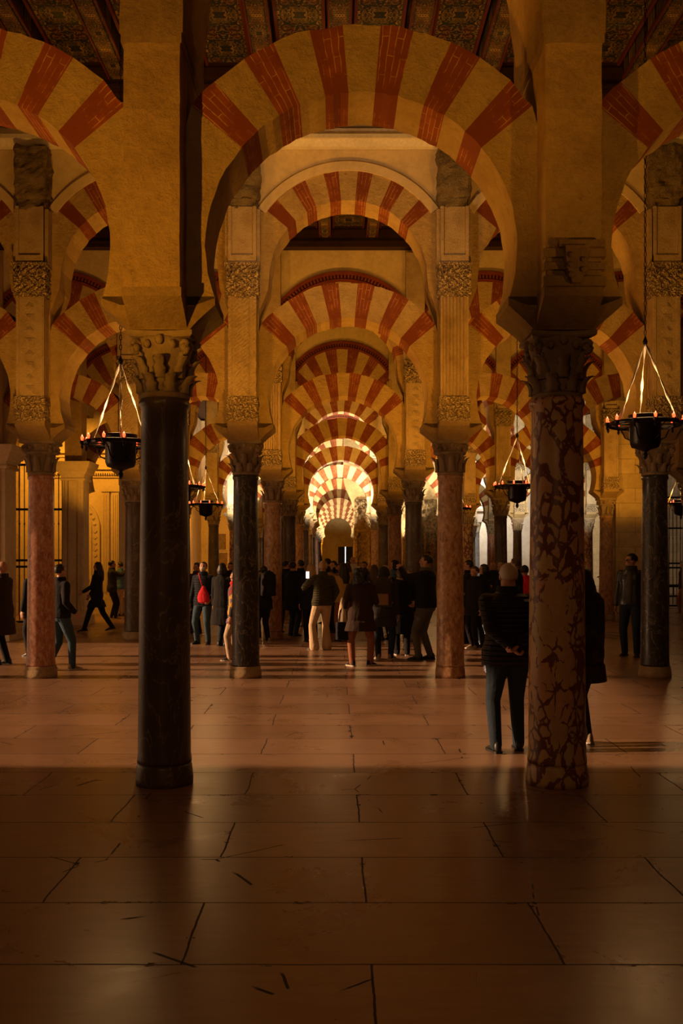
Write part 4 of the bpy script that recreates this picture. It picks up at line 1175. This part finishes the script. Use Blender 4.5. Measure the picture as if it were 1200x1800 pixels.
    for i in range(2):
        ank = foot[i]+Vector((0,0,.0)); fd = Vector((0,-.015,0))*(1 if flarel else 0)
        limb(mb, [K(hip[i]), K(hip[i].lerp(knee[i], .5)), K(knee[i]), K(knee[i].lerp(ank, .5)), K(knee[i].lerp(ank, 1.03)+fd)], [.106*k*g,.092*k,.071*k,(.064+flarel*.4)*k,(.056+flarel)*k], 12)
    mb.loft([tring(z, rx, ry, yo, .014) for z, rx, ry, yo in TORSO[:5]])
    vox(mb, 'trousers', legs, root, vx, 2)
    # ---- shoes
    for i in range(2):
        yw = feet[i][3] if len(feet[i]) > 3 else 0; lift = max(foot[i].z-.075, 0)
        fd = Vector((-sin(yw), cos(yw), 0)); sd = Vector((cos(yw), sin(yw), 0)); pit = min(lift*3.2, .9)
        up = Vector((0,0,1))
        f2 = (fd*cos(pit) - up*sin(pit)); u2 = (up*cos(pit) + fd*sin(pit))
        o0 = foot[i]-up*.0
        def P(a, b, c): return K(o0 + f2*a + sd*b + u2*c)
        mb = MB(); rs = []
        for a, w, zt, zb in ((-.075,.024,-.02,-.062),(-.06,.036,.03,-.066),(-.01,.040,.045,-.066),(.04,.042,.012,-.066),(.09,.048,-.018,-.066),(.14,.044,-.034,-.066),(.175,.026,-.046,-.064)):
            rs.append([P(a, w*cos(q)*(1 if sin(q) < 0 else .85), (zt+zb)/2+(zt-zb)/2*sin(q)) for q in [2*pi*j/12 for j in range(12)]])
        mb.loft(rs); so = mb.build('shoe', shoes, root, True)
        mb = MB(); rs = []
        for a, w in ((-.080,.028),(-.06,.042),(.0,.043),(.09,.053),(.15,.045),(.182,.026)):
            rs.append([P(a, -w, -.075), P(a, w, -.075), P(a, w, -.055), P(a, -w, -.055)])
        mb.loft(rs); mb.build('sole', SOLE if shoes is not SHOEB else SHOEB, so)
    # keep the lowest point on the floor
    ALL_PEOPLE.append((root, k)); root['_k'] = k
    W = Matrix.Translation((x, y, 0)) @ Matrix.Rotation(yaw, 4, 'Z')
    return root, W, (lambda p: W @ K(T(p))), [W @ K(q) for q in hand]
def PX(px, v): # floor point seen at pixel (px, v)
    Y = 1.75*1718/(v-983); return (px-590)*Y/1718, Y

def backpack(W, label, mat, mat2, k=1., zc=1.22):
    t = thing('backpack', label, 'backpack', W.translation, W.to_euler().z, None)
    mb = MB(); mb.roughbox(-.15,.15,-.30,-.14,zc-.24,zc+.22,.04,.012,5.); mb.ell((0,-.22,zc+.2), (.145,.085,.09), nu=14, nv=8)
    vox(mb, 'bag', mat, t, .012, 3)
    mb = MB(); mb.roughbox(-.11,.11,-.335,-.29,zc-.2,zc+.0,.04,.008,5.); mb.build('pocket', mat2, t, True)
    for s in (-1,1):
        mb = MB(); mb.tube([(s*.08,-.17,zc+.22),(s*.10,-.09,zc+.285),(s*.11,.06,zc+.27),(s*.12,.155,zc+.12),(s*.15,.11,zc-.08),(s*.14,-.12,zc-.18)], .017, 6)
        mb.build('strap', mat2, t, True)
    return t
def handbag(p, rz, label, mat, w=.34, h=.32, d=.12, strap=.28, cat='bag'):
    t = thing('handbag', label, cat, (p[0], p[1], p[2]-strap-h), rz)
    mb = MB(); mb.roughbox(-w/2,w/2,-d/2,d/2,0,h,.04,.012,6.); vox(mb, 'bag', mat, t, .011, 3)
    mb = MB()
    for s in (-1,1): mb.tube([(-w*.3,s*d*.3,h-.02),(-w*.2,s*d*.15,h+strap*.7),(0,0,h+strap),(w*.2,s*d*.15,h+strap*.7),(w*.3,s*d*.3,h-.02)], .008, 6)
    mb.build('handle', mat, t, True); return t
def phone(p, rz, label, lit=False):
    t = thing('phone', label, 'phone', p, rz)
    mb = MB(); mb.box(-.034,.034,-.004,.004,-.07,.07); mb.build('case', SHOEB, t)
    mb = MB(); mb.box(-.033,.033,-.0055,-.004,-.068,.068); mb.build('screen', SCREEN if lit else DGLASS, t)
SCREEN = flame('lit_screen', (1.,.90,.80), 1.3)

FAR, LEFT, RIGHT, NEAR = 0., pi/2, -pi/2, pi
# the big foreground pair at the breccia column
x, y = PX(893, 1322)
person('grey haired man from behind, black quilted jacket, hands clasped behind, beside breccia column', x, y, .06, 1.70,
       feet=((-.115,0,0,.15),(.12,.10,0,-.1)), hands=((-.03,-.225,.98),(.035,-.235,1.0)), elbow=((-1,-.15,-.1),(1,-.15,-.1)), top=PUFF, hem=.80, legs=DJEANS, hair=('short','grey'), vx=.009, girth=1.2, collar=BLACK, fist=True)
x, y = PX(1022, 1310)
person('person in long dark checked padded coat, mostly hidden behind the breccia column', x, y, .5, 1.66, feet=((-.1,0,0,0),(.12,.06,0,0)), top=PLAID, hem=.62, flare=.02, legs=BROWNB, shoes=SHOEW, hair=('long','black'), hood='down', vx=.010, girth=1.12)
x, y = PX(1109, 1153)
person('man in sunglasses and black leather jacket looking left beside the black column', x, y, 2.6, 1.84, feet=((-.12,.10,0,.2),(.12,-.05,0,-.1)), head=(-1.0, .02), glasses=True, top=LEATH, hem=.84, legs=DJEANS, hair=('cropped','black'), skin=SKIN2, collar=CHAR, vx=.010, shirt=GREYT)
x, y = PX(1077, 1088)
person('dark clothed person standing before the yellow block wall', x, y, 1.2, 1.66, feet=((-.08,.1,0,.0),(.1,-.05,0,0)), top=BLACK, hem=.6, legs=BLACK, hands=(None,(.2,.35,1.25)), hair=('short','black'))
x, y = PX(1200, 1079)
person('person with brown trousers cut off by the right edge of the view', x, y, 1.4, 1.68, feet=((-.08,.1,0,.0),(.1,-.05,0,0)), top=BROWNB, hem=.8, legs=RUST, shoes=SHOEW, hair=('short','brown'))
# left side
x, y = PX(4, 1168)
person('bald man in dark coat with pale sleeve stripes at the left edge', x, y, 1.35, 1.71, feet=((-.09,.05,0,.0),(.1,-.03,0,0)), hands=((-.12,.36,1.15),(.16,.34,1.12)), top=BROWNB, hem=.50, flare=.03, legs=BLACK, hair=('bald','black'), girth=1.08)
person('person in dark blue coat, half hidden on the left side of the pink red column', -5.42, 17.6, 1.0, 1.66, feet=((-.09,.05,0,.0),(.1,-.03,0,0)), top=NAVY, hem=.7, legs=BLACK, hair=('short','black'))
x, y = PX(106, 1178)
person('man in black jacket and blue jeans stepping out right of the pink red column', x, y, -.75, 1.66, feet=((-.10,-.16,.02,.1),(.10,.16,0,.0)), top=BLACK, hem=.84, legs=JEANS, shoes=SHOEW, hair=('short','black'), hands=((-.2,.2,1.0),(.24,.12,.95)))
x, y = PX(170, 1111)
person('woman with long dark hair in flared black coat striding left', x, y, LEFT, 1.67, feet=((-.06,.30,0,.0),(.06,-.36,.06,0)), hands=((-.22,.28,1.0),(.24,.22,.92)), top=BLACK, hem=.62, flare=.09, legs=BLACK, hair=('long','black'), lean=-.04)
x, y = PX(197, 1088)
person('man in dark jacket photographing upward near the lit niche wall', x, y, -1.2, 1.70, feet=((-.09,.0,0,.0),(.09,.08,0,0)), hands=((-.08,.42,1.42),(.10,.42,1.42)), top=CHAR, hem=.8, legs=BLACK, shoes=SHOEW, hair=('short','black'))
person('person in blue shirt peeking out left of a dark grey column', -6.62, 30.0, 1.2, 1.66, top=BLUEC, hem=.85, legs=CREAMP, hair=('short','black'), hands=((-.1,.3,1.3),(.1,.3,1.3)))
# between the dark grey and black columns
x, y = PX(357, 1132)
_, Wm, at, hm = person('masked man in navy quilted jacket and jeans gazing upward', x, y, 2.85, 1.69, feet=((-.13,.03,0,.25),(.14,.0,0,-.25)), head=(.25,.30), mask=True, top=PUFFN, hem=.80, legs=JEANS, hair=('short','black'), hands=((-.22,.12,.95),(.30,.02,.80)))
handbag((hm[1].x-.01, hm[1].y, hm[1].z-.05), 1.2, 'dark tote bag with pale handles held low by the masked man', CHAR, .26, .34, .12, .20)
t = thing('red_bag', 'bright red cloth bag slung in front of the masked man', 'bag', at((-.10,.205,.86)), 2.85)
mb = MB(); mb.loft([[(w*cos(q), d*sin(q), z) for q in [2*pi*j/14 for j in range(14)]] for z, w, d in ((0,.05,.03),(.03,.12,.055),(.12,.14,.06),(.22,.11,.055),(.30,.06,.04),(.36,.03,.02))]); vox(mb, 'pouch', REDC, t, .01, 2)
mb = MB(); mb.tube([(.02,0,.34),(.06,.03,.5),(.12,-.02,.62)], .012, 6); mb.build('strap', REDC, t, True)
x, y = PX(391, 1136)
person('person in long black coat standing just behind the patchwork jacket', x, y, -.4, 1.66, feet=((-.09,.05,0,.0),(.1,-.03,0,0)), top=BLACK, hem=.45, flare=.04, legs=DJEANS, shoes=SHOEB, hair=('bob','black'))
x, y = PX(414, 1161)
person('person in colourful patchwork jacket with red scarf and cream trousers', x, y, 1.5, 1.55, feet=((-.07,.10,0,.0),(.07,-.06,0,0)), top=PATCH, hem=.72, flare=.02, legs=CREAMP, shoes=CHAR, hair=('bob','black'), scarf=REDC, girth=1.08)
person('head of a dark haired person farther back, left of the black column', -2.62, 24.4, 2.9, 1.66, top=BLACK, legs=BLACK, hair=('short','black'), hem=.8)
person('dark haired person farther back, just right of the dark grey column', -3.30, 23.2, 2.6, 1.66, top=BROWNB, legs=BLACK, hair=('short','black'), hem=.8)
x, y = PX(463, 1129)
_, Wm, at, hm = person('person in black with large black backpack right of the black column', x, y, .55, 1.60, feet=((-.08,.05,0,.0),(.1,-.03,0,0)), top=BLACK, hem=.75, legs=BLACK, shoes=SHOEW, hair=('short','black'), hands=((-.1,.3,1.15),(.1,.3,1.15)))
backpack(Wm, 'large black backpack worn beside the black column', BLACK, BLACK)
# the group in the middle
x, y = PX(503, 1104)
person('man in black jacket and tan trousers walking, left end of the crowd', x, y, -1.1, 1.70, feet=((-.08,.26,0,.0),(.08,-.22,.03,0)), hands=((-.1,.34,1.15),(.12,.34,1.1)), top=BLACK, hem=.82, legs=TAN, shoes=SHOEW, hair=('short','black'))
x, y = PX(528, 1103)
person('man in black coat and tan trousers facing left in the crowd', x, y, .9, 1.72, feet=((-.09,.05,0,.0),(.1,-.03,0,0)), top=BLACK, hem=.78, legs=TAN, shoes=SHOEW, hair=('short','black'))
x, y = PX(566, 1142)
_, Wm, at, hm = person('woman with hair bun, olive quilted jacket and flared beige trousers', x, y, .35, 1.71, feet=((-.17,-.02,.0,.5),(.09,.0,0,-.2)), side=.03, hands=((-.20,.30,1.32),(.24,.05,.95)), top=OLIVE, hem=.86, legs=BEIGE, flarel=.045, shoes=SHOEB, hair=('bun','blond'), head=(-.3,.1))
phone(hm[0]+Vector((.0,.0,.13)), .2, 'bright phone held up by the woman in the olive jacket', True)
x, y = PX(546, 1128)
person('long blond haired woman in navy behind the olive jacket', x, y, .2, 1.64, feet=((-.08,.05,0,.0),(.1,-.03,0,0)), top=NAVY, hem=.7, legs=NAVY, hair=('long','blond'))
x, y = PX(634, 1171)
_, Wm, at, hm = person('woman with big dark hair, long dark coat and rust trousers, legs apart', x, y, .1, 1.60, feet=((-.15,.02,.0,.45),(.17,.06,.0,-.75)), top=BROWNB, hem=.62, flare=.05, legs=RUST, shoes=NAVY, hair=('curly','black'), girth=1.12, hands=((-.26,.18,1.0),(.20,.28,1.15)))
handbag((x-.29, y+.06, .98), .3, 'dark blue shoulder bag hanging left of the rust trousers', NAVY, .24, .30, .12, .26)
t = thing('shoulder_coat', 'cream coat folded over the arm of the woman in rust trousers', 'coat', (x-.285, y+.12, .60), 0)
mb = MB(); mb.loft([[(w*cos(q), d*sin(q), z) for q in [2*pi*j/14 for j in range(14)]] for z, w, d in ((0,.075,.05),(.02,.09,.07),(.25,.085,.075),(.42,.06,.06),(.52,.035,.05))]); vox(mb, 'cloth', BEIGE, t, .011, 2)
x, y = PX(603, 1127)
_, Wm, at, hm = person('person in mustard sleeves photographing, behind the woman in rust trousers', x, y, .5, 1.66, feet=((-.08,.05,0,.0),(.1,-.03,0,0)), top=YELL, hem=.84, legs=RUST, hair=('long','black'), hands=((-.12,.30,1.48),(.10,.30,1.48)))
phone(Wm @ Vector((-.02,.36,1.50)), .5, 'dark phone raised by the person in mustard sleeves')
x, y = PX(675, 1159)
_, Wm, at, hm = person('hooded person in dark clothes wearing a two tone brown backpack', x, y, -.15, 1.60, feet=((-.11,.0,0,.35),(.12,.04,0,-.4)), top=CHAR, hem=.62, flare=.02, legs=DJEANS, shoes=SHOEW, hair=('short','black'), hood='up', girth=1.05)
backpack(Wm, 'brown and olive backpack worn in the centre of the crowd', fab('olive_bag', (.06,.05,.03)), TAN, zc=1.16)
x, y = PX(706, 1152)
person('brown haired person in long black coat left of the grey trousered man', x, y, .1, 1.62, feet=((-.08,.05,0,.0),(.1,-.03,0,-.2)), top=BLACK, hem=.42, flare=.04, legs=BLACK, shoes=NAVY, hair=('bob','brown'), collar=TAN, girth=1.08)
x, y = PX(748, 1160)
_, Wm, at, hm = person('stout man in profile, black jacket and grey trousers, hand raised', x, y, 1.15, 1.82, feet=((-.08,.10,0,.1),(.12,-.04,0,0)), top=BLACK, hem=.84, legs=GREYT, hair=('short','black'), hands=((-.05,.42,1.50),(.18,.2,.95)), girth=1.22, collar=GREYT, head=(.3,.05))
# heads showing between and behind them
crowd = [
 (515,1118,1.68,-.6,'short','black',BLACK,'dark haired person between the two men in tan trousers'),
 (487,1112,1.66,-.3,'short','brown',BLACK,'person in black at the right side of the slender mottled column'),
 (586,1112,1.70,2.4,'short','black',BROWNB,'dark haired person facing the camera behind the hair bun'),
 (575,1096,1.76,1.2,'short','black',BLACK,'tall dark haired person at the back, above the hair bun'),
 (596,1100,1.62,2.7,'short','brown',REDC,'person in red top deep in the crowd, left of the mustard sleeves'),
 (610,1108,1.66,.2,'long','brown',CHAR,'long haired person at the back, left of the raised dark phone'),
 (620,1085,1.82,2.9,'bald','black',WHITEC,'bald person in pale shirt at the far back below the dark door'),
 (640,1098,1.68,2.8,'short','black',BLACK,'person at the back, right of the big dark hair'),
 (657,1125,1.62,.4,'long','brown',BROWNB,'person with long brown hair behind the brown backpack'),
 (677,1125,1.62,.6,'bald','grey',BLACK,'bald person behind the hooded backpack wearer'),
 (693,1118,1.72,1.4,'bob','black',BLUEC,'dark haired woman in pale blue behind the raised hand'),
 (722,1128,1.60,.3,'short','grey2',BLACK,'short person in black between the long coat and grey trousers'),
 (823,1130,1.72,1.4,'short','black',BLACK,'tallest person just right of the mottled brown column'),
 (834,1140,1.60,2.2,'short','brown',BLACK,'short person right of the mottled brown column, face turned left'),
 (850,1138,1.64,1.5,'bob','black',BLACK,'dark haired woman in profile left of the grey haired man'),
 (866,1112,1.68,2.6,'bald','grey',BLACK,'bald man facing the camera, back of the right crowd'),
 (879,1108,1.66,2.4,'short','grey',BROWNB,'grey haired person facing the camera, back of the right crowd'),
 (886,1130,1.66,.6,'cropped','grey2',BLACK,'cropped haired person directly behind the grey haired man'),
 (905,1145,1.76,1.0,'short','brown',BLACK,'brown haired man showing above the shoulder of the grey haired man'),
 (922,1140,1.62,-.4,'short','black',REDC,'person with a red collar between the grey haired man and breccia column'),
]
for px, v, h, yw, hs, hc, tp, lab in crowd:
    x, y = PX(px, v)
    person(lab, x, y, yw, h, top=tp, hem=random.choice([.8,.7,.6]), legs=random.choice([BLACK, DJEANS, CHAR]), shoes=random.choice([SHOEB, SHOEW]), hair=(hs, hc), vx=.013, fingers=True,
           hands=random.choice([(None,None), ((-.1,.3,1.15),(.1,.3,1.15)), (None,(.12,.3,1.1))]), feet=((-.09,.03,0,.1),(.1,-.03,0,-.1)), group='visitors in the crowd')

# ------------------------------------------------------------------ lights
def light(kind, name, loc, energy, col, target=None, **kw):
    d = bpy.data.lights.new(name, kind); d.energy = energy; d.color = col
    for k, v in kw.items(): setattr(d, k, v)
    o = bpy.data.objects.new(name, d); C.objects.link(o); o.location = loc
    if target is not None:
        o.rotation_euler = (Vector(target)-Vector(loc)).to_track_quat('-Z', 'Y').to_euler()
    return o
AMB = (1., .42, .03)
PEACH = (1., .56, .20)
PALE = (1., .92, .74)
def flood(x, y, z, e, tgt, col=AMB, size=110, r=.12, blend=.5):
    return light('SPOT', 'floodlight', (x,y,z), e, col, tgt, spot_size=R(size), spot_blend=blend, shadow_soft_size=r)
# nave in front of the first arcade
flood(-2.95, 3.5, 2.3, 680, (-.9, 7.4, 6.1), size=68, r=.04)
flood(4.4, 3.6, 2.3, 230, (2.9, 7.4, 6.1), size=64, r=.04)
light('POINT', 'aisle_light', (-1.2, -2.5, 5.0), 150, (1.,.50,.20), shadow_soft_size=.8)  # added fill without a real lamp, lifts the near columns and floor
# every further nave: floodlights washing the arcade ahead and the backs of the one behind
NAVE = {1: (310, AMB), 2: (370, AMB), 3: (270, AMB), 4: (260, AMB), 5: (3600, PALE), 6: (1700, PALE), 7: (60, AMB), 8: (2200, PALE), 9: (2200, PALE), 10: (2200, PALE), 11: (2200, PALE)}
BACK = {1: 150, 2: 260, 3: 210, 4: 300, 5: 1500}
for r, (e, col) in NAVE.items():
    xs = (-2.86, .18, 3.22) if r <= 6 else (0.,)
    y = RY[r+1]
    for x in xs:
        flood(x-.8, y-3.5, 2.5, e, (x-.1, y-.3, 6.4), col, 84)
    if r <= 5:
        for x in xs:
            flood(x-(1.9 if r == 1 else .7), RY[r]+2.3, 2.6, BACK[r], (x, RY[r]+.3, 5.9), col, 84)
flood(.18, RY[2]-3.2, 5.6, 85, (.2, RY[2], 7.6), (1.,.60,.27), 100)
for x in (-2.86, .18, 3.22): flood(x, RY[5]-2.6, 4.5, 170, (x, RY[5], 7.), (1.,.6,.15), 80)
for x, y, e, c in ((6.3, 24.5, 200, AMB), (6.3, 31, 300, AMB), (8.2, 24.6, 260, AMB), (9.5, 38, 900, PALE), (6.3, 38, 900, PALE), (-5.9, 24., 140, AMB)):
    flood(x, y, 3.0, e, (x, y+3.5, 6.0), c, 96)
flood(-8.2, 28.3, 5.6, 560, (-7.8, 31, 2.6), AMB, 130)
flood(-5.4, 42.0, 4.6, 1300, (-6.2, 50, 2.6), AMB, 140)
light('SPOT', 'white_hall_light', (8., 54., 7.5), 2000, (1.,.93,.82), (8.5, 62, 2.), spot_size=R(110), shadow_soft_size=.6)
light('POINT', 'white_hall_light', (9., 63.5, 6.0), 900, (1.,.90,.76), shadow_soft_size=.6)
flood(.2, 43.2, 3.0, 140, (1.2, 46.6, 4.0), AMB, 100)
flood(-.6, 82, 2.5, 420, (.4, 90, 4.0), AMB, 100)
# the lamps' own candle light
for x, y, z in ((-2.42,11,3.05),(3.48,11,3.27),(-2.84,18,3.08),(-3.27,24.6,3.12),(3.32,17.9,3.08),(3.95,31.7,3.4),(8.75,24.8,3.15)):
    light('POINT', 'lamp_glow', (x, y, z+.35), 30, PEACH, shadow_soft_size=.25)
# low daylight through the gap in the left wall
light('SUN', 'low_sun', (-20, 14, 6), 5.8, (1., .56, .28), (-20+cos(R(15)), 14, 6-sin(R(15))), angle=R(1.2))
w = bpy.data.worlds.new('World'); sc.world = w; w.use_nodes = True
w.node_tree.nodes['Background'].inputs[0].default_value = (1.,.58,.30,1); w.node_tree.nodes['Background'].inputs[1].default_value = .9

# ------------------------------------------------------------------ camera
cd = bpy.data.cameras.new('camera'); co = bpy.data.objects.new('camera', cd); C.objects.link(co)
co.location = (0,0,1.75); co.rotation_euler = (pi/2,0,0)
cd.sensor_fit = 'VERTICAL'; cd.sensor_height = 36; cd.sensor_width = 24; cd.lens = 1718/1800*36
cd.shift_x = 10/1800; cd.shift_y = 83/1800
cd.clip_end = 300; sc.camera = co
vs = sc.view_settings; vs.view_transform = 'Standard'; vs.look = 'None'; vs.exposure = 0.; vs.gamma = 1.; vs.use_curve_mapping = False
sc.cycles.max_bounces = 6; sc.cycles.diffuse_bounces = 3; sc.cycles.glossy_bounces = 3; sc.cycles.transmission_bounces = 4
sc.cycles.sample_clamp_indirect = 6.
